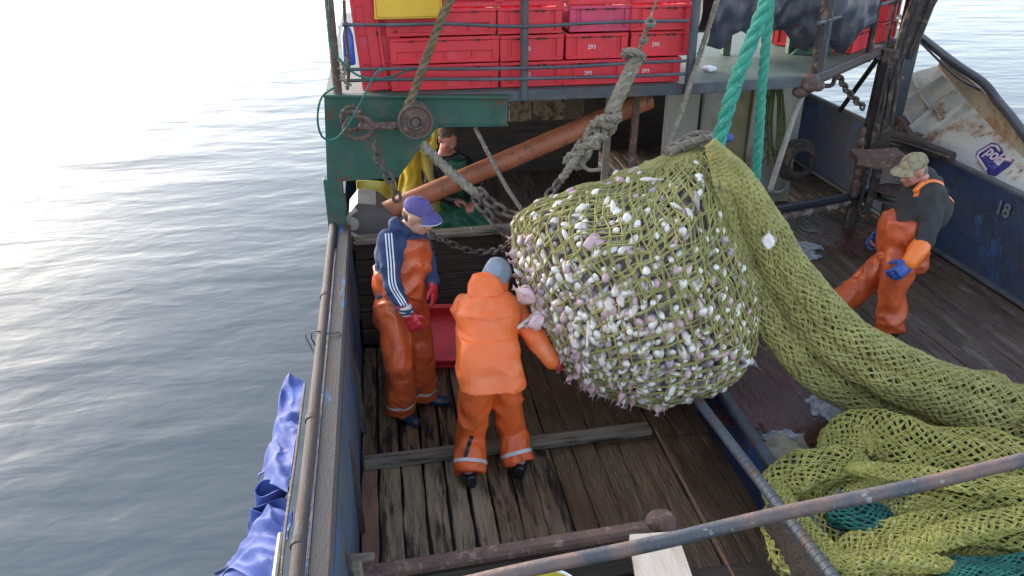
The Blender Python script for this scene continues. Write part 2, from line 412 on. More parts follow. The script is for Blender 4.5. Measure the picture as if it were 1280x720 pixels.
# ================================================================ THE SETTING
SEA = -1.3
def water_mat():
    m = bpy.data.materials.new('sea_water'); m.use_nodes = True; nt = m.node_tree; N = nt.nodes; L = nt.links; b = N['Principled BSDF']
    b.inputs['Base Color'].default_value = (.095, .115, .132, 1); b.inputs['Roughness'].default_value = .09
    b.inputs['IOR'].default_value = 1.18
    geo = N.new('ShaderNodeNewGeometry')
    def wav(sx, sy, rot, sc, det):
        mp = N.new('ShaderNodeMapping'); mp.inputs['Scale'].default_value = (sx, sy, 1); mp.inputs['Rotation'].default_value = (0, 0, rot)
        L.new(geo.outputs['Position'], mp.inputs['Vector'])
        n = N.new('ShaderNodeTexNoise'); n.inputs['Scale'].default_value = sc; n.inputs['Detail'].default_value = det; n.inputs['Roughness'].default_value = .45
        n.inputs['Distortion'].default_value = .35
        L.new(mp.outputs[0], n.inputs['Vector']); return n.outputs[0]
    def mul(a, k):
        x = N.new('ShaderNodeMath'); x.operation = 'MULTIPLY'; L.new(a, x.inputs[0]); x.inputs[1].default_value = k; return x.outputs[0]
    def add(a, c):
        x = N.new('ShaderNodeMath'); x.operation = 'ADD'; L.new(a, x.inputs[0]); L.new(c, x.inputs[1]); return x.outputs[0]
    h = add(add(mul(wav(.38, 1.0, R(-20), .62, 2), 1.0), mul(wav(.5, 1.0, R(14), 1.7, 3), .32)), mul(wav(.6, 1.1, R(-32), 4.8, 3), .075))
    bp = N.new('ShaderNodeBump'); bp.inputs['Strength'].default_value = 1.0; bp.inputs['Distance'].default_value = .08
    L.new(h, bp.inputs['Height']); L.new(bp.outputs[0], b.inputs['Normal'])
    return m
me = bpy.data.meshes.new('sea_water')
me.from_pydata([(-1500, -1500, 0), (1500, -1500, 0), (1500, 1500, 0), (-1500, 1500, 0)], [], [(0, 1, 2, 3)])
me.materials.append(water_mat()); struct(link('sea_water', me, loc=(0, 0, SEA)))

XL, XR, XB = -.33, 2.17, 5.25      # hold left wall, hold right wall, starboard bulwark
ZD, ZB = .30, 1.13                 # working deck level, port bulwark top
YB = 6.0                           # bulkhead

def plank(mb, x0, x1, y0, y1, z0, z1, seed, m=0, wob=.006, segs=14):
    """one irregular plank along Y as a closed strip"""
    rg = random.Random(seed); V = []; n = segs
    for i in range(n + 1):
        y = y0 + (y1 - y0) * i / n
        a = noise.noise(Vector((seed * 3.1, y * 3, 0))) * wob * 1.6 + rg.uniform(-wob, wob) * .4
        b = noise.noise(Vector((seed * 7.7, y * 3, 5))) * wob * 1.6 + rg.uniform(-wob, wob) * .4
        dz = noise.noise(Vector((seed * 1.3, y * 1.5, 9))) * .004
        V += [(x0 + a, y, z1 + dz - .004), (x0 + a + .005, y, z1 + dz), (x1 + b - .005, y, z1 + dz), (x1 + b, y, z1 + dz - .004), (x1 + b, y, z0), (x0 + a, y, z0)]
    F = [tuple(i * 6 + (j + d) % 6 if False else i * 6 + j for j in (0,)) for i in range(0)]
    for i in range(n):
        for j in range(6):
            F.append((i * 6 + j, i * 6 + (j + 1) % 6, (i + 1) * 6 + (j + 1) % 6, (i + 1) * 6 + j))
    F += [tuple(range(6)), tuple(n * 6 + j for j in range(6))[::-1]]
    mb.add(V, F, m)

# hold floor: single boards, wide gaps at the left, tight and wet at the right
mb = MB(); x = XL + .01; i = 0
woods = [mt['woodred'], mt['wood2'], mt['wood'], mt['woodwet']]
while x < XR - .03:
    left = x < .45
    wd = rnd.uniform(.118, .142) if left else rnd.uniform(.135, .165)
    if i == 0: wd = .10
    gap = rnd.uniform(.014, .028) if left else rnd.uniform(.003, .008)
    m = 0 if i == 0 else (1 if left else (2 if x < .95 else 3))
    if i in (8,): m = 2
    for (ya, yb, mm) in ((.4, 3.0, 3), (3.02, 4.38, m), (4.40, 5.97, 2 if m in (0, 1) else 3)):
        if mm == 1 or mm == 0: plank(mb, x, x + wd, ya, yb, -.05, 0, i * 5 + int(ya * 7), mm, .008, 20)
        else: plank(mb, x, min(x + wd, XR), ya, yb, -.05, -.002 * (i % 2), i * 5 + int(ya * 7), mm, .005)
    x += wd + gap; i += 1
struct(mb.build('hold_floor', woods, smooth=False))
mb = MB(); mb.box(((XL + XR) / 2, 3.2, -.10), (XR - XL, 6.4, .06)); struct(mb.build('hold_bottom', mt['black'], smooth=False))

# working deck: long wet boards to starboard
mb = MB(); x = XR + .03; i = 0
while x < XB - .02:
    wd = rnd.uniform(.11, .14); plank(mb, x, min(x + wd, XB), .4, 12.5, ZD - .05, ZD - .0015 * (i % 3), 400 + i, 0, .004, 40); x += wd + .006; i += 1
mb.box(((XR + XB) / 2, 6.4, ZD - .09), (XB - XR, 12.2, .05), m=1)
struct(mb.build('working_deck', [mt['deckwet'], mt['black']], smooth=False))
mb = MB(); mb.box(((XL + XR) / 2, 9.2, ZD - .03), (XR - XL + .1, 6.36, .06)); struct(mb.build('aft_deck', mt['deckwet'], smooth=False))
# stained, shining wet sheets on the deck (real thin puddles)
def puddle(name, ctr, sx, sy, mat, seed, z=ZD + .006, thr=.0, nn=46):
    V = []; F = []; k = nn + 1; keep = {}
    def val(px, py):
        d = math.hypot(px / sx, py / sy)
        return 1 - d + .55 * noise.noise(Vector((px * 5 + seed, py * 5, seed))) + .35 * noise.noise(Vector((px * 14 + seed, py * 14, seed)))
    for i in range(k):
        for j in range(k):
            px = (i / nn * 2 - 1) * sx * 1.3; py = (j / nn * 2 - 1) * sy * 1.3
            V.append((ctr[0] + px, ctr[1] + py, z + .002 * noise.noise(Vector((px * 9, py * 9, seed)))))
    for i in range(nn):
        for j in range(nn):
            px = ((i + .5) / nn * 2 - 1) * sx * 1.3; py = ((j + .5) / nn * 2 - 1) * sy * 1.3
            if val(px, py) > thr: F.append((i * k + j, (i + 1) * k + j, (i + 1) * k + j + 1, i * k + j + 1))
    m_ = MB(); m_.add(V, F); o = m_.build(name, mat); struct(o); return o
a = PZ(975, 485, ZD); puddle('blood_stain', (a.x, a.y), .50, .75, mt['deckblood'], 3, ZD + .004)
a = PZ(1040, 505, ZD); puddle('foam_puddle', (a.x, a.y), .24, .36, mt['slime'], 5, ZD + .009, .34)
a = PZ(985, 548, ZD); puddle('foam_puddle', (a.x, a.y), .25, .11, mt['slime'], 8, ZD + .009, .45)
a = PZ(1012, 312, ZD); puddle('foam_puddle', (a.x, a.y), .25, .40, mt['slime'], 12, ZD + .009, .5)
a = PZ(1075, 300, ZD); puddle('wet_patch', (a.x, a.y), .5, .9, mt['deckblood'], 13, ZD + .004, .3)

# hull below the rails
mb = MB()
mb.box((-.47, 6.0, (SEA + 1.0) / 2 - .1), (.10, 12.6, 1.0 - SEA + .1), m=0)
mb.box((XB + .16, 6.3, (SEA + 1.1) / 2 - .1), (.08, 12.6, 1.1 - SEA + .1), m=0)
mb.box(((XL + XB) / 2, 12.6, -.2), (XB - XL + .5, .08, 2.4), m=0)
mb.box(((XL + XB) / 2, 6.3, SEA - .15), (XB - XL + .3, 12.4, .1), m=0)
hull = mb.build('ship_hull', mt['bluedark'], smooth=False); tag(hull, 'dark steel hull of the trawler below its rails', 'hull')

# cross beam, side wall, front coaming
mb = MB(); mb.bar((XL + .02, 4.40, .026), (1.72, 4.47, .026), .115, .05, bev=.008)
o = mb.build('floor_batten', mt['woodx']); tag(o, 'pale wooden batten lying across the planks of the hold floor', 'wooden batten')
t = empty('hold_side_wall', (XR, 3.2, 0), 'dark blue steel wall between the hold and the wet deck on the right', 'steel wall')
mb = MB(); mb.box((XR, 3.2, ZD / 2 + .02), (.05, 5.56, ZD + .06), bev=.01); mb.build('wall_plate', mt['bluedark'], t)
mb = MB(); mb.box((XR, 3.2, ZD + .07), (.075, 5.5, .05), bev=.012); mb.build('wall_cap', mt['steel'], t)

# planked bulkhead behind the two men
t = empty('plank_bulkhead', ((XL + XR) / 2, YB, 0), 'dark horizontal plank bulkhead with light top boards behind the hold', 'bulkhead')
mb = MB(); z = .005; k = 0
while z < .95:
    h = .158; V0 = MB(); 
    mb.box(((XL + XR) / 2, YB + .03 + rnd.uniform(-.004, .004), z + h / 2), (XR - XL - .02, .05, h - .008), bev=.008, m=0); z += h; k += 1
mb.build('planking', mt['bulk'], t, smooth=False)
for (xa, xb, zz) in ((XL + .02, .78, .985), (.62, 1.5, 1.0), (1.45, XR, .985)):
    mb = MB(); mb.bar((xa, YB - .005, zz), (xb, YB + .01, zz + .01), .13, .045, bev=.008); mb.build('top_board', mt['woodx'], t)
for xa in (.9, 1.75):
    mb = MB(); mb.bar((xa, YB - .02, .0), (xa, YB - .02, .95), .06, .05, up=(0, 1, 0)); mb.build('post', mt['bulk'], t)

# front coaming beam with its rounded end
t = empty('coaming_beam', (.6, 3.15, 0), 'long grey iron-edged wooden beam with a rounded knob closing the near side of the hold', 'beam')
p0 = PZ(432, 716, .45); p1 = PZ(838, 650, .45); ax = (p1 - p0).normalized()
mb = MB(); mb.bar(p0 - Vector((0, 0, .03)), p1 - Vector((0, 0, .03)), .085, .06, bev=.016); mb.build('beam_cap', mt['rust'], t)
mb = MB(); mb.bar((p0.x, p0.y + .0, .185), (p1.x, p1.y + .0, .185), .07, .36, bev=.01); mb.build('beam_body', mt['bulk'], t)
pe = PZ(826, 650, .47); mb = MB(); mb.ell(pe, (.085, .065, .05)); mb.ell(pe + Vector((.03, -.03, -.05)), (.06, .06, .08)); mb.build('end_knob', mt['rust'], t)
a = PZ(430, 700, .5)
mb = MB(); mb.box(PZ(452, 697, .49), (.13, .05, .035), bev=.01); mb.build('wood_block', mt['woodx'], t)

# ---------------------------------------------------------------- port bulwark (left)
t = empty('bulwark', (-.4, 3.5, 0), 'worn blue steel bulwark with a brown rusted rail along the open water at the left', 'bulwark')
Y0, Y1 = .6, 5.95
mb = MB(); mb.box((XL - .02, (Y0 + Y1) / 2, ZB / 2), (.035, Y1 - Y0, ZB)); mb.build('inner_plate', mt['bluepaint'], t)
mb = MB()
def capfn(u, v):
    y = Y0 + (Y1 - Y0) * u; prof = [(XL + .004, ZB - .05), (XL + .004, ZB), (XL - .012, ZB + .012), (XL - .085, ZB + .012), (XL - .095, ZB - .02)]
    q = prof[round(v * 4)]; n_ = noise.noise(Vector((y * 2.2, 0, 3))) * .004
    return (q[0] + n_, y, q[1] + .4 * n_)
mb.grid(capfn, 60, 4, thick=.006); mb.build('cap_plate', mt['capblue'], t)
mb = MB(); mb.tube([(XL - .130 + .003 * noise.noise(Vector((q * .3, 0, 0))), Y0 + (Y1 - Y0) * q / 40, ZB + .012) for q in range(41)], .030, 14); mb.build('rail_pipe', mt['cap'], t)
for yy in (2.5, 3.35, 4.7): mb = MB(); mb.tube([(XL - .135, yy, ZB + .012), (XL - .135, yy + .035, ZB + .012)], .033, 14); mb.build('weld_collar', mt['cap'], t)
for yy in (2.9, 3.75, 4.75):
    mb = MB(); mb.prism([(XL - .002, yy, .02), (XL + .035, yy, .02), (XL + .03, yy, .5), (XL - .002, yy, .72)], (0, .035, 0)); mb.build('bracket', mt['cap'], t)
for yy, zz in ((2.95, .5), (2.75, .52)):
    mb = MB(); mb.box((XL + .035, yy, zz), (.06, .07, .14), bev=.012); mb.build('wood_chock', mt['woodx'], t)
mb = MB(); mb.tube(spline([(XL - .02, 4.22, ZB + .02), (XL - .09, 4.2, ZB + .028), (XL - .17, 4.22, ZB + .04), (XL - .2, 4.3, ZB - .05), (XL - .19, 4.36, ZB - .16), (XL - .21, 4.28, ZB - .24)]), .004, 6)
mb.tube(spline([(XL - .18, 4.3, ZB), (XL - .24, 4.36, ZB - .06), (XL - .22, 4.4, ZB - .18), (XL - .19, 4.32, ZB - .22)]), .003, 6)
o = mb.build('wire_lashing', mt['blackhose']); tag(o, 'thin dark wire tied round the brown rail above the blue oilcloths', 'wire')

# ---------------------------------------------------------------- starboard bulwark (right)
t = empty('bulwark', (XB, 6.5, 0), 'dark blue steel bulwark with flaking paint and the painted number 18 on the right', 'bulwark')
ZS = 1.15
mb = MB()
def bfn(u, v):
    y = 2.2 + 9.8 * u; z = ZD + (ZS - ZD) * v
    return (XB + .012 * noise.noise(Vector((y * 1.1, z * 1.4, 2))) + .03 * v, y, z)
mb.grid(bfn, 90, 8, thick=.02); mb.build('bulwark_plate', mt['bluedark'], t)
mb = MB(); mb.tube([(XB + .05, y_, ZS + .01) for y_ in np.linspace(2.2, 12, 30)], .034, 12); mb.build('rail_pipe', mt['steel'], t)
mb = MB(); mb.bar((XB + .13, 2.2, ZS - .015), (XB + .13, 12, ZS - .015), .06, .03); mb.build('outer_rail', mt['hose'], t)
mb = MB(); mb.bar((XB - .03, 2.2, ZD + .04), (XB - .03, 12, ZD + .04), .05, .035); mb.build('foot_strip', mt['steel'], t)
pn = PX(1253, 262, XB - .012)
lettering('18', .17, t, (XB - .008, pn.y, pn.z), (0, -1, 0), (0, 0, 1), mt['dimtxt'], 'number', bold=.004)

# ---------------------------------------------------------------- raised crate platform
ZP = 2.12
A0 = PZ(408, 118, ZP); A1 = PZ(868, 112, ZP); A2 = PZ(1012, 96, ZP); A3 = PZ(1146, 42, ZP); 
YP = 6.0
pl = empty('crate_platform', (1.0, 7.2, 0), 'raised green steel platform with pipe railing that carries the red fish crates', 'platform')
poly = [Vector((-.43, YP, ZP)), Vector((2.38, YP + .03, ZP)), Vector((A2.x, A2.y, ZP)), Vector((A3.x, A3.y, ZP)), Vector((A3.x, 10.5, ZP)), Vector((-.43, 10.5, ZP))]
mb = MB(); mb.prism([p - Vector((0, 0, .05)) for p in poly], (0, 0, .05)); mb.build('deck_plate', mt['greenlite'], pl, smooth=False)
mb = MB()
for a, b in zip(poly[:3], poly[1:4]): mb.bar(a - Vector((0, .0, .035)), b - Vector((0, 0, .035)), .04, .085)
mb.build('edge_beam', mt['steel'], pl)
# green girder with its side plate
y = YP - .045
g = [PY(*q, y) for q in ((405, 120), (635, 122), (634, 156), (546, 160), (520, 192), (498, 222), (409, 228))]
mb = MB(); mb.prism(g, (0, .03, 0)); 
mb.build('girder_plate', mt['green'], pl, smooth=False)
mb = MB(); mb.bar(PY(404, 119, y) + Vector((0, .0, .0)), PY(636, 121, y), .08, .02); mb.bar(PY(550, 157, y), PY(635, 156, y), .05, .014); mb.build('girder_flange', mt['green'], pl)
mb = MB(); mb.bar(PY(416, 222, y + .04), Vector((PY(416, 222, y + .04).x, y + .04, ZB - .05)), .14, .10, up=(0, 1, 0)); mb.build('column', mt['green'], pl)
mb = MB(); mb.bar(Vector((-.42, y + .04, ZB + .02)), Vector((-.42, y + .04, ZB - .6)), .13, .09, up=(0, 1, 0)); mb.build('column_foot', mt['bluedark'], pl)
for x_, y_ in ((2.3, 9.9), (5.2, 9.9), (-.3, 9.9)):
    mb = MB(); mb.bar((x_, y_, ZD), (x_, y_, ZP - .05), .12, .12, up=(0, 1, 0)); mb.build('column', mt['green'], pl)
# railing posts and rails (rails sag like bent pipe)
yr = YP - .01
def postx(px, py, yy): return PY(px, py, yy).x
for (px, rr) in ((422, .033), (655, .03), (860, .033)):
    b_ = PY(px, 112, yr); mb = MB(); mb.tube([(b_.x, yr, ZP - .06), (b_.x, yr, ZP + 1.35)], rr, 10); mb.build('rail_post', mt['steel'] if px > 500 else mt['rust'], pl)
for rows in ([(428, 31), (490, 31), (560, 30), (655, 33), (760, 28), (860, 26)], [(428, 87), (500, 86), (600, 86), (700, 84), (790, 79), (858, 76)], [(430, 101), (520, 99), (620, 99), (720, 97), (800, 95), (858, 92)]):
    mb = MB(); mb.tube(spline([PY(a_, b_ + 0, yr - .035) for a_, b_ in rows]), .0125, 8); mb.build('rail', mt['steel'], pl)
mb = MB(); mb.tube(spline([PY(430, 0, yr), PY(432, 40, yr), PY(436, 80, yr), PY(434, 112, yr)]), .012, 8); mb.build('rail_brace', mt['rust'], pl)
# starboard railing
for (px, py, rr) in ((1018, 92, .04), (1026, 90, .024), (1086, 66, .032), (1108, 58, .014)):
    b_ = PZ(px, py, ZP); mb = MB(); mb.tube([b_ - Vector((0, 0, .08)), b_ + Vector((0, 0, 1.3))], rr, 8); mb.build('rail_post', mt['rustdark'] if px != 1026 else mt['steel'], pl)
for dz in (.42, .8):
    mb = MB(); mb.tube([poly[2] + Vector((0, 0, dz)), poly[3] + Vector((0, 0, dz))], .017, 8); mb.build('rail', mt['steel'], pl)
mb = MB(); q0 = poly[2] - Vector((0, 0, .05)); q1 = poly[3] - Vector((0, 0, .02))
mb.tube([q0.lerp(q1, t_) for t_ in (0, .25, .5, .75, 1)], .045, 10); mb.build('edge_pipe', mt['cap'], pl)
mb = MB(); mb.ell(q0, (.09, .09, .08)); mb.ell(q0 + Vector((.1, .03, -.03)), (.06, .06, .05)); mb.ell(q0 + Vector((-.06, 0, -.07)), (.07, .05, .05)); mb.build('corner_joint', mt['rust'], pl)

# things below the platform
t = empty('white_cabin_wall', (2.9, 8.2, ZD), 'white stained cabin wall panels under the platform behind the green ropes', 'cabin wall')
for (x0, x1, m_) in ((830, 872, 'whitewall'), (876, 905, 'whitewall'), (938, 1000, 'whitewall')):
    a_ = PY(x0, 150, 8.0); b_ = PY(x1, 150, 8.0)
    mb = MB(); mb.box(((a_.x + b_.x) / 2, 8.0, (ZD + ZP - .06) / 2), (b_.x - a_.x, .05, ZP - .06 - ZD), bev=.012); mb.build('wall_panel', mt[m_], t)
a_ = PY(905, 150, 8.06); b_ = PY(940, 150, 8.06); mb = MB(); mb.box(((a_.x + b_.x) / 2, 8.06, (ZD + ZP - .06) / 2), (b_.x - a_.x, .04, ZP - .06 - ZD)); mb.build('door_panel', M('ochre_door', (.30, .24, .13), (.2, .16, .09), 3), t)
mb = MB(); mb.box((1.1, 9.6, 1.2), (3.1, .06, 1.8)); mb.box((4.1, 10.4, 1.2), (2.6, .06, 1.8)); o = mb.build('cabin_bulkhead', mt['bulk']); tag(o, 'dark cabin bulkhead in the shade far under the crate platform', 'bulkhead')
t = empty('hanging_boards', (1.2, 7.2, 1.5), 'pale yellowish boards hung under the platform edge right of the green girder', 'boards')
for (x0, x1) in ((636, 664), (667, 705), (705, 728)):
    a_ = PY(x0, 125, 7.3); b_ = PY(x1, 170, 7.3); mb = MB(); mb.box(((a_.x + b_.x) / 2, 7.3, 1.80), (b_.x - a_.x, .03, .52), bev=.006); mb.build('board', mt['wood2'] if x0 < 700 else mt['woodwet'], t)
for (px, m_) in ((757, 'hemp'), (790, 'rust')):
    b_ = PY(px, 150, 6.35 if px > 760 else 6.5); mb = MB(); mb.bar((b_.x, b_.y, ZD), (b_.x + .03, b_.y, ZP - .05), .055, .05, up=(0, 1, 0)); o = mb.build('support_post', mt[m_]); 
    tag(o, 'rusty orange post under the crates right of the knotted rope' if px > 760 else 'pale grey post under the crates just left of the rusty one', 'post')
# ================================================================ FISH CRATES
def crate_mesh(W, D, H, kind):
    mb = MB(); t_ = .014
    mb.box((0, 0, .010), (W - .03, D - .03, .016), bev=.004)
    for s_ in (-1, 1):
        mb.box((0, s_ * (D / 2 - .028), H / 2), (W - .05, t_, H - .012), bev=.003)
        mb.box((s_ * (W / 2 - .028), 0, H / 2), (t_, D - .05, H - .012), bev=.003)
        mb.box((0, s_ * (D / 2 - .012), H - .013), (W, .024, .026), bev=.006)
        mb.box((s_ * (W / 2 - .012), 0, H - .013), (.024, D - .05, .026), bev=.006)
        mb.box((0, s_ * (D / 2 - .017), .016), (W - .01, .020, .028), bev=.005)
        mb.box((s_ * (W / 2 - .017), 0, .016), (.020, D - .05, .028), bev=.005)
        for q in (-1, 1):
            mb.box((q * (W / 2 - .030), s_ * (D / 2 - .016), H / 2), (.055, .024, H - .045), bev=.005)
            mb.box((q * (W / 2 - .016), s_ * (D / 2 - .052), H / 2), (.024, .045, H - .045), bev=.005)
        if kind == 'long':
            mb.box((0, s_ * (D / 2 - .017), H * .66), (W - .1, .018, H * .40), bev=.004)
            for q in (-.25, 0, .25): mb.box((q * W, s_ * (D / 2 - .016), H * .28), (.012, .016, H * .42), bev=.003)
        else:
            mb.box((0, s_ * (D / 2 - .017), H * .50), (W * .64, .016, H - .05), bev=.004)
    return mb
CR = {}
def crate(kind, loc, rz, label, group, mat='crate', tilt=None, number=None, name='fish_crate', H=.19):
    W, D = (.82, .50) if kind == 'long' else (.49, .80)
    key = (kind, mat)
    t = empty(name, (0, 0, 0), label, 'crate', group)
    if key not in CR:
        o = crate_mesh(W, D, H, kind).build('crate_body', mt[mat], t)
        hs_ = []
        for q in ((-.22, -.12, .10, .20) if kind == 'short' else (-.3, 0, .3)):
            m2 = MB(); m2.box((q * W, -D / 2 + .0005, H - .024), (.030, .012, .012)); hs_.append(m2.build('hand_slot', mt['black'], t))
        CR[key] = [o] + hs_
    else:
        for q in CR[key]:
            c_ = q.copy(); C.objects.link(c_); c_.parent = t
    if number:
        lettering(number, .042, t, (-.04, -D / 2 - .0035 + .012, H * .48), (1, 0, 0), (0, 0, 1), mt['whitetxt'], 'number_print', bold=.001)
    t.location = loc; t.rotation_euler = tilt or (0, 0, rz)
    return t
G1 = 'red fish crates stacked behind the platform railing'
rowname = ['bottom', 'second', 'third', 'fourth']
FY = YP + .09
cols = [(556, 'long', 'the wide stack left of the grey post'), (664, 'short', 'the stack behind the grey post'), (743, 'short', 'the stack right of the grey post'), (823, 'short', 'the rightmost stack by the knotted rope')]
for ci, (px, kind, where) in enumerate(cols):
    D = .50 if kind == 'long' else .80
    for r_ in range(4):
        z_ = ZP + .006 + r_ * .197
        xx = PY(px, 100, FY).x + rnd.uniform(-.012, .012) + (.03 if ci == 2 and r_ == 2 else 0)
        if ci > 0: xx -= .02 * (ci == 3 and r_ == 0) * 3
        num = {(1, 0): '293', (1, 1): '293', (1, 2): '293', (2, 0): '293', (2, 1): '293', (3, 0): '293', (3, 1): '293'}.get((ci, r_))
        m_ = 'cratepink' if (ci == 2 and r_ == 2) else 'crate'
        if r_ < 3:
            lab = ('faded pink fish crate, third from bottom in ' if m_ == 'cratepink' else 'red fish crate, %s%s in ' % (rowname[r_], '' if r_ == 0 else ' from bottom')) + where
            crate(kind, (xx, FY + D / 2 + rnd.uniform(-.01, .02), z_), rnd.uniform(-.015, .015), lab, G1, m_, None, num)
        else:
            H = .19
            lab = 'red crate tipped open side out, topmost of ' + where
            crate(kind, (xx, FY + H + .02, z_ + D / 2), 0, lab, G1, 'crate', (R(90), 0, 0))
# crates standing on end at the left
b_ = PZ(462, 116, ZP)
for k, (px, lab, tl) in enumerate(((443, 'red fish crate standing on end beside the left railing post', -.10), (466, 'red fish crate standing on end and leaning just left of the dark gap', -.13))):
    q = PY(px + 8, 100, FY)
    crate('long', (q.x - .02, FY + .25 + .03 * k, ZP + .42), 0, lab, G1, 'crate', (0, R(90 - 4) + tl * 0, R(0)))
y_ = PY(510, 5, YP + .02)
o = crate('short', (y_.x, YP - .02, PY(510, 25, YP - .02).z + .40), 0, 'yellow fish crate on its side hooked at the top of the railing', None, 'crateyellow', (R(-90), 0, 0), name='fish_crate')
q = PY(434, 45, YP + .05)
mb = MB(); mb.lathe([(.001, 0), (.042, 0), (.045, .02), (.042, .2), (.028, .25), (.016, .27), (.016, .3), (.001, .3)], (q.x, q.y, q.z - .2), 14); o = mb.build('plastic_bottle', mt['bottle']); tag(o, 'blue plastic bottle wedged beside the left railing post', 'bottle')
# crates at the starboard end of the platform
base = poly[2].lerp(poly[3], .40); dirv = (poly[3] - poly[2]).normalized(); nrm = Vector((-dirv.y, dirv.x, 0)); ang = math.atan2(dirv.y, dirv.x)
for k in range(2):
    for r_ in range(4):
        p = poly[2].lerp(poly[3], .50 + .26 * k) + nrm * .48; lab = 'red fish crate, %s in the %s stack at the platform corner beside the dark post' % (rowname[r_], ('inner', 'outer')[k])
        crate('short', (p.x, p.y, ZP + .006 + r_ * .197), ang + rnd.uniform(-.03, .03), lab, 'red fish crates at the starboard corner', 'crate')

# dark tarpaulin over gear, green frame below it
t = empty('covered_net_drum', (3.1, 7.3, ZP), 'gear under a dark blue crumpled tarpaulin on a green frame, right of the crates', 'covered gear')
mb = MB()
pa = PY(868, 50, 6.85); pb = PY(1068, 50, 6.9)
def tf(u, v):
    x_ = pa.x + (pb.x - pa.x) * u; a = -.62 + 2.9 * v
    rr = .44 + .07 * math.sin(u * 9 + 1) + .09 * noise.noise(Vector((u * 5, v * 3, 1))) + .05 * noise.noise(Vector((u * 16, v * 8, 4)))
    rr *= 1 - .25 * max(0, u - .75) * 2
    return (x_ + .05 * noise.noise(Vector((u * 7, v * 5, 8))), 6.98 - rr * math.cos(a), ZP + .46 + rr * math.sin(a) + .05 * math.sin(u * 6 + .5) * (1 - v) - (.0 if v > .05 else .05 * math.sin(u * 25)))
mb.grid(tf, 70, 40, thick=.008); mb.build('tarpaulin', mt['tarp'], t)
mb = MB(); mb.tube([(pa.x + .1, 7.2, ZP + .42), (pb.x - .15, 7.2, ZP + .42)], .22, 18); mb.build('drum', mt['black'], t)
for px in (905, 985, 1040):
    q = PY(px, 80, 7.15); mb = MB(); mb.bar((q.x, 7.15, ZP + .0), (q.x, 7.15, ZP + .30), .07, .07, up=(0, 1, 0)); mb.build('frame_leg', mt['green'], t)
q = PY(1000, 85, 7.05); mb = MB(); mb.prism([(q.x - .1, 7.05, ZP + .005), (q.x + .30, 7.05, ZP + .005), (q.x + .30, 7.05, ZP + .35)], (0, .03, 0)); mb.build('gusset', mt['green'], t)
q = PY(1042, 60, 6.95); mb = MB()
for k in range(4): mb.tube([(q.x - .02 + .05 * k, 6.95, ZP + .1), (q.x - .02 + .05 * k + .01, 6.93, ZP + .5)], .02, 8)
mb.build('valve_block', mt['steel'], t)
q = PZ(886, 88, ZP + .01); mb = MB(); mb.box((q.x, q.y, ZP + .025), (.10, .10, .04), Matrix.Rotation(.5, 3, 'Z'), bev=.012); o = mb.build('paper_scrap', mt['lace']); tag(o, 'small white crumpled scrap lying on the pale green platform floor', 'scrap')

# ================================================================ ROPES, BLOCKS AND CHAINS
def rope_obj(name, pts, r, mat, label, cat='rope', pitch=None, sp=True, group=None, n=6):
    mb = MB(); mb.rope(spline(pts) if sp else pts, r, pitch, n=n); o = mb.build(name, mt[mat]); tag(o, label, cat, group); return o
# brown rope coming down into the block
t = empty('pulley_block', PY(470, 165, 5.75), 'rusty pulley block and shackle hung in front of the green girder', 'pulley')
yb = 5.72
c_ = PY(519, 150, yb); rotx = Matrix.Rotation(R(90), 3, 'X')
for dy in (-.045, .045):
    mb = MB(); mb.lathe([(.001, -.012), (.105, -.012), (.125, 0), (.105, .012), (.001, .012)], c_ + Vector((0, dy, 0)), 22, rotx); mb.build('cheek_plate', mt['rust'], t)
mb = MB(); mb.torus([c_ + Vector((.118 * math.cos(a), -.060, .118 * math.sin(a))) for a in np.linspace(0, 2 * math.pi, 26, endpoint=False)], .010, 6); mb.torus([c_ + Vector((.048 * math.cos(a), -.060, .048 * math.sin(a))) for a in np.linspace(0, 2 * math.pi, 18, endpoint=False)], .012, 6); mb.build('cheek_rim', mt['chain'], t)
mb = MB(); mb.lathe([(.10, -.03), (.085, 0), (.10, .03)], c_, 22, rotx); mb.build('sheave', mt['rustdark'], t)
mb = MB(); mb.lathe([(.001, -.075), (.03, -.075), (.03, .075), (.001, .075)], c_, 12, rotx); mb.build('axle_pin', mt['chain'], t)
a1 = PY(448, 158, yb); mb = MB(); mb.bar(a1, PY(505, 157, yb) , .05, .065, up=(0, 1, 0), bev=.015); mb.build('strap_arm', mt['rust'], t)
ring = [PY(448 + 22 * math.cos(a) * .8, 160 + 14 * math.sin(a), yb - .02) for a in np.linspace(0, 2 * math.pi, 14, endpoint=False)]
mb = MB(); mb.torus(ring, .018, 8); mb.build('shackle', mt['rust'], t)
ring = [PY(440 + 14 * math.cos(a), 148 + 15 * math.sin(a), yb + .03 + .03 * math.cos(a)) for a in np.linspace(0, 2 * math.pi, 12, endpoint=False)]
mb = MB(); mb.torus(ring, .014, 8); mb.tube([PY(426, 141, yb + .0), PY(452, 140, yb)], .016, 8); mb.build('shackle_pin', mt['rust'], t)
rope_obj('hoist_rope', [PY(508, 138, yb), PY(520, 108, yb), PY(533, 72, yb + .02), PY(549, 30, yb + .03), PY(563, -2, yb + .05), PY(580, -45, yb + .06)], .032, 'hempdark', 'thick brown twisted rope running up from the pulley block', pitch=.22)
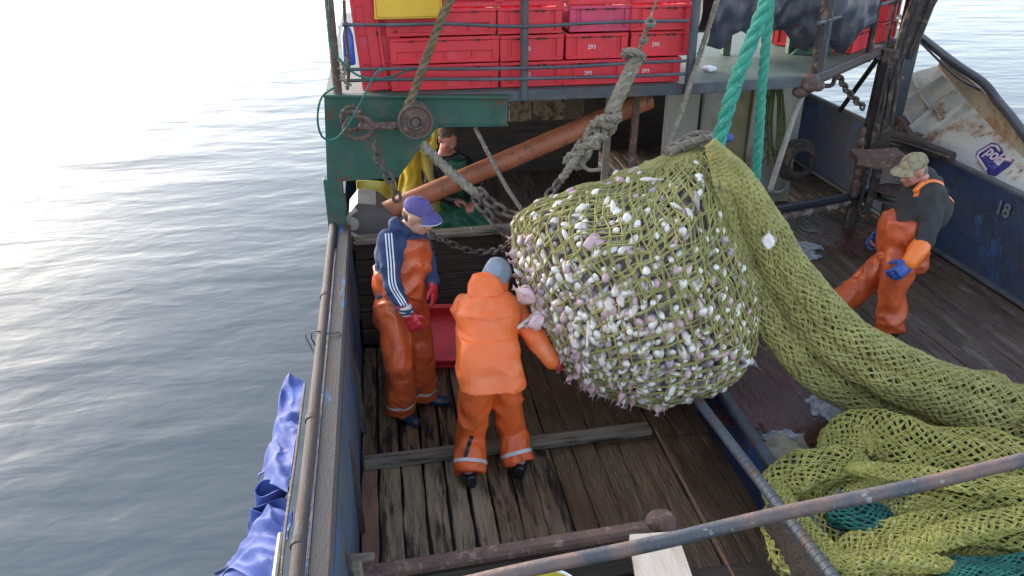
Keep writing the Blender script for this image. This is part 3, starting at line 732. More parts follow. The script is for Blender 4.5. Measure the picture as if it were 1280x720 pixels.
# braided line from the block to the bag, with chain links
cb = [PY(528, 180, yb - .03), PY(552, 205, 5.6), PY(578, 228, 5.45), PY(600, 246, 5.35)]
rope_obj('braided_line', cb, .038, 'hemp', 'thick pale braided line from the pulley block towards the net bag', pitch=.16)
mb = MB(); mb.chain([PY(598, 238, 5.36), PY(622, 262, 5.2), PY(660, 275, 5.05)], .13, .014); mb.chain([PY(592, 246, 5.36), PY(610, 268, 5.2), PY(630, 290, 5.1), PY(648, 300, 5.02)], .12, .012); o = mb.build('chain', mt['chain']); tag(o, 'two short pale chains linking the braided line to the left of the net bag', 'chain')
mb = MB(); mb.chain(spline([PY(462, 168, yb), PY(470, 190, yb), PY(482, 215, yb - .02), PY(493, 235, yb - .05), PY(497, 252, yb - .05)]), .10, .013); o = mb.build('chain', mt['chain']); tag(o, 'rusty chain hanging from the shackle across the green plate', 'chain')
mb = MB(); mb.chain(spline([PY(528, 286, 5.85), PY(560, 303, 5.8), PY(592, 315, 5.75), PY(622, 313, 5.6), PY(650, 296, 5.3)]), .085, .009); o = mb.build('chain', mt['chain']); tag(o, 'thin rusty chain sagging in front of the bulkhead between the men and the bag', 'chain')
rope_obj('thin_rope', [PY(594, 160, 6.0), PY(612, 195, 5.8), PY(632, 232, 5.6), PY(652, 262, 5.4)], .017, 'hemp', 'thin pale rope slanting down from the girder corner to the bag', pitch=.1)
# knotted rope
t = empty('knotted_rope', PY(795, 75, 5.3), 'thick beige rope with a large knot above the net bag', 'rope')
kp = [PY(797, 70, 5.3), PY(785, 95, 5.28), PY(774, 118, 5.26), PY(764, 142, 5.24)]
mb = MB(); mb.rope(spline(kp), .052, .26, strands=4); mb.build('rope_strands', mt['hemp'], t)
mb = MB()
for k in range(9):
    u = k / 8; c_ = PY(762 - 44 * u, 148 + 52 * u, 5.22); rr = .070 - .012 * u
    ax_ = Vector((rnd.uniform(-1, 1), rnd.uniform(-1, 1), rnd.uniform(-1, 1))).normalized(); e1 = ax_.orthogonal().normalized(); e2 = ax_.cross(e1)
    mb.rope([c_ + Vector((rnd.uniform(-.02, .02), 0, rnd.uniform(-.02, .02))) + (e1 * math.cos(a) + e2 * math.sin(a)) * rr for a in np.linspace(0, 2 * math.pi, 15)], .026, .12)
mb.build('knot', mt['hemp'], t)
mb = MB(); mb.rope(spline([PY(722, 195, 5.2), PY(712, 210, 5.1), PY(700, 226, 5.05)]), .03, .14); mb.rope(spline([PY(722, 200, 5.2), PY(735, 212, 5.1), PY(750, 212, 5.0)]), .014, .1); mb.build('tail', mt['hemp'], t)
lp = [PY(792 + 12 * math.cos(a), 70 + 5 * math.sin(a) + 3 * math.cos(a), 5.3 + .05 * math.sin(a)) for a in np.linspace(0, 2 * math.pi, 18)]
mb = MB(); mb.rope(lp, .028, .14); mb.build('collar', mt['hemp'], t)
mb = MB(); mb.rope([PY(794, 72, 5.3), PY(803, 45, 5.31), PY(812, 25, 5.32), PY(822, -4, 5.34), PY(840, -50, 5.36)], .008, .06); mb.rope([PY(799, 70, 5.3), PY(806, 48, 5.33), PY(812, 28, 5.32)], .007, .06)
for q in ((813, 29, .030), (805, 50, .022)):
    c_ = PY(q[0], q[1], 5.3)
    for k in range(5):
        a_ = rnd.uniform(0, 3); mb.rope([c_ + Vector((math.cos(b2) * q[2], math.sin(b2) * q[2] * math.sin(a_), math.sin(b2) * q[2] * math.cos(a_))) for b2 in np.linspace(0, 6.3, 10)], .011, .06)
mb.build('thin_line', mt['hemp'], t)
mb = MB(); mb.chain([PY(700, 226, 5.05), PY(684, 246, 4.95)], .10, .012); o = mb.build('chain', mt['chain']); tag(o, 'short rusty chain under the knotted rope at the top of the bag', 'chain')
rope_obj('thin_rope', [PY(900, -12, 6.1), PY(884, 40, 6.0), PY(866, 95, 5.9), PY(850, 145, 5.6), PY(832, 190, 5.2)], .022, 'hemp', 'slim beige braided rope hanging past the right crate post behind the bag', pitch=.1)
# green ropes
rope_obj('green_rope', [PY(893, 196, 4.68), PY(905, 152, 4.70), PY(921, 100, 4.72), PY(940, 50, 4.74), PY(957, 5, 4.76), PY(975, -50, 4.78)], .047, 'greenrope', 'thick green twisted hoisting rope that carries the net bag', pitch=.30, n=8)
rope_obj('green_rope', [PY(944, 232, 5.4), PY(948, 180, 5.4), PY(953, 100, 5.4), PY(960, 30, 5.4), PY(966, -50, 5.4)], .036, 'greenrope', 'thinner green twisted rope hanging behind the thick one', pitch=.24, n=8)
rope_obj('green_string', [PY(420, 108, 5.7), PY(402, 122, 5.7), PY(397, 150, 5.7), PY(404, 172, 5.7), PY(422, 172, 5.68), PY(445, 140, 5.66), PY(468, 95, 5.66), PY(482, 86, 5.66)], .008, 'lace' if False else 'teal', 'loose thin pale green cord looping round the corner of the girder', pitch=.06)  # loose thin cord round the girder corner; it moors nothing
rope_obj('green_string', [PY(412, -10, 5.85), PY(412, 50, 5.85), PY(428, 78, 5.85), PY(452, 96, 5.85), PY(485, 97, 5.85), PY(518, 84, 5.85)], .008, 'teal', 'thin pale green cord drooping along the railing before the crates', pitch=.06)  # second thin cord, drooping along the railing; no mooring use
mb = MB()
for k in range(7): mb.tube(spline([PY(426 + rnd.uniform(-4, 4), 70 + 5 * k, 5.95), PY(436 + rnd.uniform(-6, 6), 76 + 5 * k, 5.9), PY(430 + rnd.uniform(-6, 6), 84 + 4 * k, 5.95)]), .007, 5)
o = mb.build('rope_tangle', mt['hemp']); tag(o, 'small tangle of cord tied at the foot of the left railing post', 'rope tangle')

# orange slanting boom
a_, b_ = PY(470, 270, 6.25), PY(812, 124, 6.55)
mb = MB(); mb.tube([a_.lerp(b_, k / 12) for k in range(13)], .083, 20); o = mb.build('orange_boom', mt['orange_pipe']); tag(o, 'long orange painted pipe slanting up under the crate platform', 'pipe')
# grey winch cover with hook
t = empty('winch_cover', PY(460, 310, 6.15), 'grey metal cover behind the left end of the bulkhead', 'cover')
g = [PY(*q, 6.12) for q in ((436, 312), (480, 312), (492, 272), (470, 256), (447, 254), (436, 268))]
mb = MB(); mb.prism(g, (0, .35, 0)); mb.build('cover_box', mt['greyplate'], t, smooth=False)
t2 = MB(); hk = [PY(446, 262, 6.0), PY(436, 270, 6.0), PY(432, 280, 6.0), PY(436, 290, 6.0), PY(446, 296, 6.0)]
t2.tube(spline(hk), [.016] * 33, 8); t2.lathe([(.001, -.01), (.055, -.01), (.055, .01), (.001, .01)], PY(440, 280, 6.05), 14, rotx); o = t2.build('iron_hook', mt['hose']); tag(o, 'pale curved iron hook hanging beside the green column', 'hook')
mb = MB(); mb.tube([PY(428, 240, 6.1), PY(429, 262, 6.1), PY(428, 290, 6.1)], .028, 10); mb.ell(PY(429, 268, 6.1), (.035, .035, .09)); o = mb.build('steel_turnbuckle', mt['steel']); tag(o, 'grey steel turnbuckle hanging inside the green column', 'turnbuckle')
mb = MB(); mb.tube(spline([PY(437, 294, 6.08), PY(433, 304, 6.02), PY(428, 306, 6.0), PY(424, 300, 6.02)]), .022, 10); o = mb.build('red_hose_end', mt['redglove']); tag(o, 'short red rubber hose end near the hook by the green column', 'hose')
# yellow oilskins hanging
t = empty('hanging_oilskins', PY(520, 200, 6.85), 'shiny yellow oilskins hung behind the pulley block', 'oilskins')
def cloth(name, quad, yy, mat, parent, seed, amp=.05, nu=24, nv=24, th=.012):
    q = [PY(a_, b_, yy) for a_, b_ in quad]; mb = MB()
    def f(u, v):
        p = (q[0] * (1 - u) + q[1] * u) * (1 - v) + (q[3] * (1 - u) + q[2] * u) * v
        return p + Vector((.4 * amp * noise.noise(Vector((u * 3, v * 2, seed))), amp * (math.sin(u * 8 + 2 * noise.noise(Vector((u, v * 2, seed)))) + noise.noise(Vector((u * 4, v * 3, seed + 5)))), 0))
    mb.grid(f, nu, nv, thick=th); return mb.build(name, mt[mat], parent)
cloth('yellow_jacket', ((503, 196), (518, 186), (522, 246), (495, 250)), 6.7, 'yellow', t, 3)
cloth('dull_yellow_trousers', ((517, 186), (540, 192), (556, 262), (518, 266)), 6.8, 'yellowdull', t, 7)
cloth('yellow_sleeve', ((531, 158), (548, 160), (546, 186), (530, 186)), 6.6, 'yellow', t, 9, .03)
cloth('olive_panel', ((445, 226), (495, 226), (500, 262), (446, 262)), 7.2, 'yellowdull', t, 12, .02)

# ================================================================ STARBOARD GEAR
# vertical old post with ropes, sloping blue beam
pb_ = PZ(1066, 250, ZD + .35); tY = 7.15
q = PY(1110, 78, tY); q2 = PY(1072, 245, tY)
t = empty('mooring_post', (q2.x, tY, ZD), 'old dark rusty post wrapped in rope under the platform corner', 'post')
mb = MB(); mb.tube([Vector((q.x - .06, tY, ZD)), Vector((q.x - .03, tY, 1.2)), Vector((q.x, tY, ZP))], [.07, .08, .09], 10); mb.build('post_body', mt['rustdark'], t)
mb = MB()
for k in range(14):
    x_ = q.x + rnd.uniform(-.08, .08); mb.tube(spline([(x_, tY - .12, ZP - rnd.uniform(.05, .5)), (x_ + rnd.uniform(-.05, .05), tY - .15, 1.4 + rnd.uniform(-.2, .2)), (x_ + rnd.uniform(-.09, .02), tY - .12, .7 + rnd.uniform(-.3, .3))]), rnd.uniform(.008, .02), 6)
mb.build('rope_strands', mt['rustdark'], t)
mb = MB(); mb.tube(spline([PY(1078, 170, 7.0), PY(1074, 200, 7.0), PY(1070, 225, 7.0), PY(1067, 245, 7.0)]), [.03, .025, .035, .025] + [.03] * 21, 8)
for k in range(6): mb.ell(PY(1078 - 1.6 * k, 165 + 13 * k, 6.98), (.035, .03, .05))
mb.build('rust_clump', mt['rust'], t)
mb = MB(); mb.bar(PY(1152, -20, 7.6), PY(1098, 215, 7.9), .20, .14, up=(0, 1, 0), bev=.02); o = mb.build('gantry_leg', mt['steel']); tag(o, 'sloping blue-grey steel leg rising beside the old dark post', 'gantry leg')
mb = MB(); mb.tube(spline([PY(1168, -15, 7.3), PY(1152, 15, 7.3), PY(1140, 45, 7.3), PY(1130, 72, 7.3)]), .085, 9)
for k in range(10):
    x_ = rnd.uniform(-14, 14); mb.tube(spline([PY(1160 + x_, -12, 7.2), PY(1146 + x_, 25, 7.2), PY(1128 + x_ * .8, 75, 7.2)]), rnd.uniform(.012, .028), 6)
o = mb.build('rope_bundle', mt['rustdark']); tag(o, 'dark frayed rope bundle lashed to the platform corner post', 'rope bundle')
mb = MB(); mb.ell(PY(1112, 98, 7.2), (.14, .12, .05)); o = mb.build('lashing', mt['rustdark']); tag(o, 'dark rope lashing round the head of the old post', 'lashing')
mb = MB(); mb.tube([PY(1098, 72, 6.8), PY(1050, 138, 7.6)], .024, 8); o = mb.build('brace_rod', mt['black']); tag(o, 'thin black diagonal rod under the platform edge', 'rod')
mb = MB(); mb.tube(spline([PY(1044, 96, 6.6), PY(1040, 106, 6.6), PY(1030, 107, 6.6), PY(1025, 100, 6.6)]), .02, 8); mb.box(PY(1040, 92, 6.6), (.10, .06, .06)); o = mb.build('iron_hook', mt['rustdark']); tag(o, 'dark iron hook hanging under the platform corner joint', 'hook')
mb = MB(); mb.chain(spline([PY(1046, 90, 6.65), PY(1060, 115, 6.9), PY(1080, 135, 7.1)]), .11, .012); o = mb.build('chain', mt['chain']); tag(o, 'small chain hanging against the water under the platform corner', 'chain')
mb = MB(); mb.tube(spline([PY(1013, 96, 6.25), PY(1005, 115, 6.3), PY(992, 145, 6.35), PY(981, 180, 6.4), PY(972, 208, 6.45), PY(963, 236, 6.5)]), .026, 10); o = mb.build('white_hose', mt['hose']); tag(o, 'white hose hanging down from the rusty platform corner', 'hose')
mb = MB(); mb.tube(spline([PZ(950, 228, .5), PZ(972, 226, .5), PZ(983, 232, .5), PZ(975, 240, .5), PZ(960, 238, .5)]), .020, 10); o = mb.build('white_hose', mt['hose']); tag(o, 'end loop of white hose lying on the deck by the green rope', 'hose')
mb = MB()
for k in range(16):
    px = 966 + rnd.uniform(-9, 12); mb.tube(spline([PY(px, 112, 7.0), PY(px + rnd.uniform(-5, 5), 150, 7.0), PY(px + rnd.uniform(-6, 4), 185, 6.95), PY(px + rnd.uniform(-8, 6), 205 + rnd.uniform(-20, 20), 6.9)]), rnd.uniform(.006, .016), 5)
o = mb.build('net_strands', mt['netdeep']); tag(o, 'dark ragged strands hanging beside the white wall and hose', 'strands')
# pipes low on deck
t = empty('deck_pipe', PZ(1040, 260, .6), 'white flaking pipe lying low across the deck behind the man in the cap', 'pipe')
mb = MB(); p0, p1 = PZ(968, 274, .55), PZ(1118, 238, .62); pts = [p0.lerp(p1, k / 10) for k in range(11)]
mb.tube(pts, [.05] * 6 + [.046] * 5, 12); mb.build('pipe_body', mt['hose'] if False else M('flaking_white_pipe', (.40, .37, .33), (.22, .17, .15), 6, .55, bump=.5, spots=((.12, .075, .06), 7, .5, .05)), t)
mb = MB(); mb.tube([PZ(955, 266, .68), PZ(1000, 257, .68), PZ(1050, 248, .68), PZ(1112, 236, .68)], .042, 12); mb.tube([PZ(955, 262, .75), PZ(1052, 245, .76)], .02, 8); o = mb.build('dark_pipe', mt['blackhose']); tag(o, 'dark pipe lying just behind the white flaking pipe', 'pipe')
t = empty('mooring_cleat', PZ(1120, 236, .6), 'rusty iron cleat plates at the end of the white pipe', 'cleat')
mb = MB(); q = PZ(1120, 238, .74)
mb.lathe([(.001, -.015), (.17, -.02), (.21, 0), (.17, .02), (.001, .02)], q, 16); mb.build('top_plate', mt['rust'], t)
mb = MB(); mb.lathe([(.10, -.4), (.10, -.1), (.14, -.06), (.14, 0)], q, 14); mb.lathe([(.001, -.11), (.16, -.11), (.16, -.09), (.001, -.09)], q, 16); mb.build('cleat_body', mt['greyplate'], t)
mb = MB(); q0 = PY(1074, 200, 6.6); q1 = PY(1128, 198, 6.55)
g = [PY(*a_, 6.6) for a_ in ((1072, 196), (1100, 197), (1132, 194), (1118, 206), (1100, 212), (1072, 206))]
mb.prism(g, (0, .16, .03)); o = mb.build('iron_fin', mt['rust'], smooth=False); tag(o, 'flat reddish iron plate sticking out behind the khaki cap', 'iron plate')
mb = MB()
for k in range(4):
    q = PY(995, 200, 7.6); rr = .20 - .02 * k
    mb.tube([(q.x + rr * math.cos(a), 7.6 - .03 * k, q.z + rr * math.sin(a)) for a in np.linspace(0, 2 * math.pi, 24)], .035, 8)
o = mb.build('hose_coil', mt['rustdark']); tag(o, 'round coil of old hose hanging in the dark against the hull side', 'hose coil')
t = empty('fairlead_rail', (5.2, 7.4, 1.3), 'bent rusty rail pipe with splintered strips on top of the blue bulwark', 'rail')
mb = MB(); mb.tube(spline([PX(1098, 162, XB - .05), PX(1130, 172, XB), PX(1160, 184, XB), PX(1190, 196, XB + .02)]), .05, 10); mb.build('bent_pipe', mt['cap'], t)
mb = MB()
for k in range(5):
    o_ = rnd.uniform(-3, 5); mb.bar(PX(1102, 168 + 4 * k * .7 + o_, XB - .1), PX(1186 - 8 * k, 196 + o_ * .6 - k, XB - .08), .04, .014)
mb.build('splintered_strip', mt['rustdark'], t)
# trawl door
n0 = Vector((-math.sin(R(52)), 0, math.cos(R(52)))); Q0 = Vector((XB + .22, 7, 1.15))
def TP(px, py, off=0): return PP(px, py, Q0, n0) + n0 * off
t = empty('trawl_door', TP(1180, 160), 'large white rusty trawl door with ribs and navy sign outside the blue bulwark', 'trawl door')
face = [(1117, 104), (1140, 91), (1172, 82), (1200, 116), (1240, 160), (1280, 198), (1340, 262), (1345, 330), (1290, 290), (1200, 225), (1150, 200), (1120, 172), (1112, 140)]
mb = MB(); mb.prism([TP(*q) for q in face], n0 * -.03); mb.build('door_plate', mt['white'], t, smooth=False)
mb = MB(); rimL = [(1172, 82), (1200, 116), (1240, 160), (1280, 198), (1345, 262)]; rimR = [(1186, 84), (1226, 114), (1258, 142), (1276, 160), (1345, 205)]
def flap(u, v):
    k = u * 4; i = min(3, int(k)); f_ = k - i
    a = TP(*rimL[i]).lerp(TP(*rimL[i + 1]), f_); 
    b1, b2 = rimR[i], rimR[i + 1]; px, py = b1[0] + (b2[0] - b1[0]) * f_, b1[1] + (b2[1] - b1[1]) * f_
    b = TP(px, py) ; return a.lerp(b, v) + n0 * (.16 * v * v + .03 * math.sin(math.pi * v))
mb.grid(flap, 24, 6, thick=.02); mb.build('curved_flange', mt['cream'], t)
for a_, b_ in (((1133, 168), (1196, 117)), ((1118, 140), (1182, 98)), ((1146, 186), (1212, 132)), ((1140, 100), (1152, 115))):
    mb = MB(); A_, B_ = TP(*a_), TP(*b_); mb.bar(A_ + n0 * .03, B_ + n0 * .03, .022, .07, up=n0); mb.build('rib', mt['white'], t)
for a_, b_ in (((1143, 98), (1151, 116)), ((1154, 122), (1164, 138)), ((1170, 136), (1178, 150)), ((1134, 146), (1142, 158))):
    mb = MB(); A_, B_ = TP(*a_), TP(*b_); mb.bar(A_ + n0 * .025, B_ + n0 * .025, .016, .06, up=n0); mb.build('cross_rib', mt['white'], t)
sg = [(1220, 196), (1222, 190), (1240, 179), (1247, 180), (1253, 186), (1256, 196), (1268, 200), (1262, 208), (1244, 221), (1236, 218)]
mb = MB(); mb.prism([TP(*q, .012) for q in sg], n0 * -.008); sgn = mb.build('name_plate', mt['sign'], t, smooth=False)
rt = (TP(1262, 206) - TP(1238, 186)); upv = TP(1240, 180) - TP(1228, 212)
lettering('pola', .15, sgn, TP(1246, 196, .016), rt, n0.cross(rt), mt['whitetxt'], 'sign_word', bold=.004)
lettering('THOR', .085, sgn, TP(1238, 205, .016), rt, n0.cross(rt), M('sign_purple', (.16, .13, .40), (.12, .1, .3), 8, .5, bump=0), 'sign_word')
mb = MB(); fr_ = [TP(*q, .016) for q in ((1234, 214), (1223, 197), (1225, 192), (1240, 183), (1247, 184), (1251, 190))]; mb.tube(fr_, .012, 6); mb.tube([TP(1258, 200, .016), TP(1266, 202, .016)], .02, 6); mb.build('border_line', mt['whitetxt'], sgn)
mb = MB(); mb.tube(spline([TP(1132, 36, .5), TP(1172, 70, .42), TP(1215, 102, .3), TP(1246, 122, .25), TP(1262, 142, .2), TP(1282, 166, .2), TP(1310, 205, .2)]), .042, 10)
mb.tube(spline([TP(1140, 50, .40), TP(1170, 74, .34), TP(1210, 112, .25), TP(1240, 128, .2)]), .012, 6)
o = mb.build('black_cable', mt['blackhose']); tag(o, 'thick black cable running over the edge of the white trawl door', 'cable')
for dz, (px, py) in enumerate(((1150, 176), (1140, 168), (1128, 176), (1122, 165))):
    mb = MB(); c_ = TP(px, py, .05); mb.box(c_, (.22, .30, .05), Matrix.Rotation(.5 * dz, 3, 'X') @ Matrix.Rotation(.7 * dz, 3, 'Y'), bev=.02); mb.build('bent_bracket', mt['rust'], t)

# ================================================================ PIPES NEAR THE CAMERA
a_, b_ = PY(560, 735, 1.72), PY(1330, 565, 1.72)
mb = MB(); mb.tube([a_.lerp(b_, k / 30) + Vector((0, 0, .004 * math.sin(k * .5))) for k in range(31)], .0225, 16); o = mb.build('handrail_pipe', mt['pipe']); tag(o, 'long worn grey and brown handrail pipe crossing the near foreground', 'handrail')
E1 = Vector((1, 0, 0))
a_, b_ = PZ(872, 500, .62), PZ(1075, 765, .62)
mb = MB(); mb.tube([a_.lerp(b_, k / 24) for k in range(25)], .030, 12)
for k in range(40): mb.tube([a_.lerp(b_, (k + .3) / 40.5), a_.lerp(b_, (k + .62) / 40.5)], .0325, 12)
o = mb.build('wrapped_pipe', mt['steel']); tag(o, 'dark grey taped pipe running along the edge between hold and deck', 'pipe')
mb = MB(); mb.tube([PZ(820, 538, .05), PZ(868, 628, .10), PZ(925, 735, .16)], .009, 8); o = mb.build('thin_pole', mt['woodred']); tag(o, 'thin reddish pole lying lengthwise at the dark right side of the hold', 'pole')
bz = .62; g = [PZ(787, 668, bz), PZ(846, 664, bz), PZ(874, 745, bz), PZ(800, 752, bz)]
mb = MB(); mb.prism(g, (0, 0, -.035)); o = mb.build('white_board', mt['boardw'], smooth=False); tag(o, 'bleached white wooden board lying under the handrail pipe', 'board')
t = empty('yellow_bucket', PZ(690, 726, .3), 'yellow bucket with white rim just showing at the bottom edge', 'bucket')
q = PZ(688, 742, .5); mb = MB(); mb.lathe([(.001, -.28), (.11, -.28), (.145, 0), (.138, 0), (.105, -.25), (.001, -.25)], q, 24); mb.build('bucket_body', mt['bucket'], t)
mb = MB(); mb.torus([q + Vector((.147 * math.cos(a), .147 * math.sin(a), 0)) for a in np.linspace(0, 2 * math.pi, 28, endpoint=False)], .008, 6); mb.build('bucket_rim', mt['lace'], t)
mb = MB(); mb.lathe([(.001, -.03), (.135, -.03)], q, 20); mb.build('contents', mt['yellowdull'], t)
# near ledge below the coaming
mb = MB(); mb.box((.9, 2.2, .12), (2.5, 1.7, .06), bev=.01); mb.box((1.9, 2.35, .3), (.06, 1.4, .5)); o = mb.build('hatch_board', mt['bulk']); tag(o, 'dark boards below the near coaming beam', 'hatch boards')

# beige cloth on deck
mb = MB(); q = PZ(985, 560, ZD + .05)
def bc(u, v): return (q.x + (u - .5) * .30, q.y + (v - .5) * .22, q.z + .05 * noise.noise(Vector((u * 4, v * 4, 2))) + .03 * math.sin(u * 9 + v * 4))
mb.grid(bc, 20, 16, thick=.006); o = mb.build('beige_rag', mt['beige']); tag(o, 'crumpled beige rag on the deck at the edge of the net heap', 'rag')

# ================================================================ BLUE OILCLOTHS OUTSIDE THE RAIL
t = empty('blue_oilcloths', (XL - .3, 2.9, .6), 'crumpled royal blue oilcloths hanging over the outside of the rail above the water', 'oilcloths')
def drape(quad, seed, amp, name='oilcloth'):
    """quad: px,py,x for top-in, top-out ... ; corners are world points"""
    mb = MB()
    def f(u, v):
        p = (quad[0] * (1 - u) + quad[1] * u) * (1 - v) + (quad[3] * (1 - u) + quad[2] * u) * v
        k = math.sin(u * 3.14) 
        n1 = noise.noise(Vector((u * 2.2 + seed, v * 4.5, seed))); n2 = noise.noise(Vector((u * 5, v * 10, seed + 3)))
        rid = 1 - abs(noise.noise(Vector((u * 2.4 + v * 2, v * 5 - u, seed + 9)))) * 2
        return p + Vector((-amp * .5 * k, 0, amp * (.8 * k + .7 * n1 + .12 * n2 + .3 * rid)))
    mb.grid(f, 40, 50, thick=.006); return mb.build(name, mt['bluecloth'], t)
def W3(px, py, z): return PZ(px, py, z)
drape([W3(382, 482, 1.04), W3(360, 488, .88), W3(330, 612, .58), W3(360, 622, .92)], 3, .09)
drape([W3(378, 520, 1.0), W3(345, 540, .85), W3(322, 600, .62), W3(362, 600, .93)], 6, .05)
drape([W3(366, 645, .99), W3(335, 654, .74), W3(275, 722, .44), W3(345, 735, .90)], 11, .09)
drape([W3(352, 690, .90), W3(310, 690, .60), W3(255, 745, .38), W3(345, 760, .9)], 15, .07)
def cuff(px, py, z, rx, ry, L, seed, d=(-.3, 0, -1)):
    mb = MB(); c_ = PZ(px, py, z); d = Vector(d).normalized()
    def f(u, v):
        a = 2 * math.pi * u; r = 1 + .10 * noise.noise(Vector((math.cos(a) * 1.5, math.sin(a) * 1.5, v * 3 + seed))); k = 1 - .35 * v
        return c_ + Vector((rx * math.cos(a) * r * k, ry * math.sin(a) * r * k, .02 * math.cos(a * 2 + seed))) + d * (L * v)
    mb.grid(f, 36, 12, thick=.006); return mb.build('cuff', mt['bluecloth'], t)
cuff(340, 610, .88, .075, .045, .16, 2); cuff(337, 634, .86, .085, .045, .2, 5); cuff(322, 655, .7, .04, .03, .12, 8)
mb = MB(); mb.tube(spline([W3(381, 480, 1.08), W3(376, 520, 1.06), W3(367, 590, 1.04), W3(358, 650, 1.03), W3(349, 740, 1.02)]), .007, 6); mb.build('hanging_line', mt['hemp'], t)
mb = MB(); mb.tube([W3(351, 668, 1.02), W3(342, 735, 1.02)], .014, 8); o = mb.build('fender_stick', mt['hose']); tag(o, 'short white stick standing at the outside of the rail', 'stick')
mb = MB(); mb.tube(spline([W3(270, 716, .56), W3(290, 708, .62), W3(318, 703, .74), W3(345, 698, .9)]), .012, 8); mb.build('cord', mt['navy'], t)
# ================================================================ NETTING
def tubes(S, r, sides=4):
    """S (n,k,3) polylines -> V, Q ; round tubes"""
    S = np.asarray(S, float); n, k, _ = S.shape
    T = np.gradient(S, axis=1); T /= np.linalg.norm(T, axis=2, keepdims=True) + 1e-9
    ref = np.where(np.abs(T[:, :1, 2:3]) < .85, np.array([[[0, 0, 1.]]]), np.array([[[1., 0, 0]]])) * np.ones_like(T)
    Nn = np.cross(T, ref); Nn /= np.linalg.norm(Nn, axis=2, keepdims=True) + 1e-9
    Bn = np.cross(T, Nn)
    rr = r if np.ndim(r) else np.full((n, k), r)
    a = np.arange(sides) * 2 * np.pi / sides
    V = S[:, :, None, :] + rr[:, :, None, None] * (Nn[:, :, None, :] * np.cos(a)[None, None, :, None] + Bn[:, :, None, :] * np.sin(a)[None, None, :, None])
    idx = np.arange(n * k * sides).reshape(n, k, sides)
    A = idx[:, :-1, :]; B = np.roll(A, -1, axis=2); D = idx[:, 1:, :]; Cc = np.roll(D, -1, axis=2)
    return V.reshape(-1, 3), np.stack([A, B, Cc, D], axis=-1).reshape(-1, 4)
def knots(P, r):
    o = np.array([[1, 0, 0], [-1, 0, 0], [0, 1, 0], [0, -1, 0], [0, 0, 1], [0, 0, -1]], float)
    P = np.asarray(P); V = (P[:, None, :] + o[None] * r * (1 + .3 * nr.rand(len(P), 1, 1))).reshape(-1, 3)
    f = np.array([[0, 2, 4], [2, 1, 4], [1, 3, 4], [3, 0, 4], [2, 0, 5], [1, 2, 5], [3, 1, 5], [0, 3, 5]])
    return V, (np.arange(len(P))[:, None, None] * 6 + f[None]).reshape(-1, 3)
def net(name, fn, nu, nv, r, mat, parent, closed=True, jit=.12, k=4, sides=4, twin=True, sag=.0, offs=0.0):
    """diamond netting over fn(U,V)->(N,3) arrays (U along the round, V lengthwise), nu cells round, nv half rows"""
    j = np.arange(nv + 1)[:, None]; i = np.arange(nu)[None, :]
    U = (i + .5 * (j % 2) + offs) / nu + jit / nu * (nr.rand(nv + 1, nu) - .5) * 2; V = (j + 0 * i) / nv + jit / nv * (nr.rand(nv + 1, nu) - .5) * 1.4
    V = np.clip(V, 0, 1)
    segs = []
    for s_ in (0, 1):
        for jj in range(nv):
            di = (s_ if jj % 2 else s_ - 1)
            i2 = np.arange(nu) + di
            wrap = np.where(i2 < 0, -1, np.where(i2 >= nu, 1, 0)); i2m = i2 % nu
            u0, v0 = U[jj], V[jj]; u1, v1 = U[jj + 1][i2m] + wrap, V[jj + 1][i2m]
            ok = np.ones(nu, bool) if closed else (wrap == 0)
            segs.append(np.stack([u0, v0, u1, v1], 1)[ok])
    sg_ = np.concatenate(segs); t = np.linspace(0, 1, k)
    uu = sg_[:, 0:1] * (1 - t) + sg_[:, 2:3] * t; vv = sg_[:, 1:2] * (1 - t) + sg_[:, 3:4] * t
    if closed: pass
    else: uu = np.clip(uu, 0, 1)
    P = fn(uu.ravel(), vv.ravel()).reshape(len(sg_), k, 3)
    rad = r * (1 + .25 * (nr.rand(len(sg_), 1) - .5)) * np.ones((1, k))
    rad[:, 0] *= 1.15; rad[:, -1] *= 1.15
    if twin:   # two twines side by side
        T = P[:, -1] - P[:, 0]; eps = 1e-3
        Nn = nr.randn(len(P), 3); Nn = np.cross(T, Nn); Nn /= np.linalg.norm(Nn, axis=1, keepdims=True) + 1e-9
        w_ = (np.sin(np.pi * t) * .0 + .75)[None, :, None] * r
        V1, Q1 = tubes(P + Nn[:, None, :] * w_, rad * .72, sides); V2, Q2 = tubes(P - Nn[:, None, :] * w_, rad * .72, sides)
        VV = [V1, V2]; QQ = [Q1, Q2 + len(V1)]
    else:
        V1, Q1 = tubes(P, rad, sides); VV = [V1]; QQ = [Q1]
    K = fn(np.clip(U, 0, 1).ravel() if not closed else U.ravel(), V.ravel()); kv, kf = knots(K, r * 1.75)
    b = sum(len(x_) for x_ in VV); VV.append(kv)
    Vall = np.concatenate(VV); 
    if parent is not None: Vall = Vall - np.array(parent_matrix(parent).translation)
    me = mesh_np(name, Vall, [np.concatenate(QQ), kf + b], mat)
    return link(name, me, parent)
def skin_surface(name, fn, nu, nv, mat, parent, closed=True):
    i = np.arange(nu if closed else nu + 1); j = np.arange(nv + 1); I, J = np.meshgrid(i, j)
    P = fn((I / nu).ravel(), (J / nv).ravel()); w_ = len(i)
    idx = np.arange(len(P)).reshape(nv + 1, w_)
    if closed: A = idx[:-1]; B = np.roll(A, -1, 1); D = idx[1:]; E_ = np.roll(D, -1, 1)
    else: A = idx[:-1, :-1]; B = idx[:-1, 1:]; D = idx[1:, :-1]; E_ = idx[1:, 1:]
    P = P - np.array(parent_matrix(parent).translation)
    return link(name, mesh_np(name, P, np.stack([A, B, E_, D], -1).reshape(-1, 4), mat), parent)
_tab = nr.rand(64, 64)
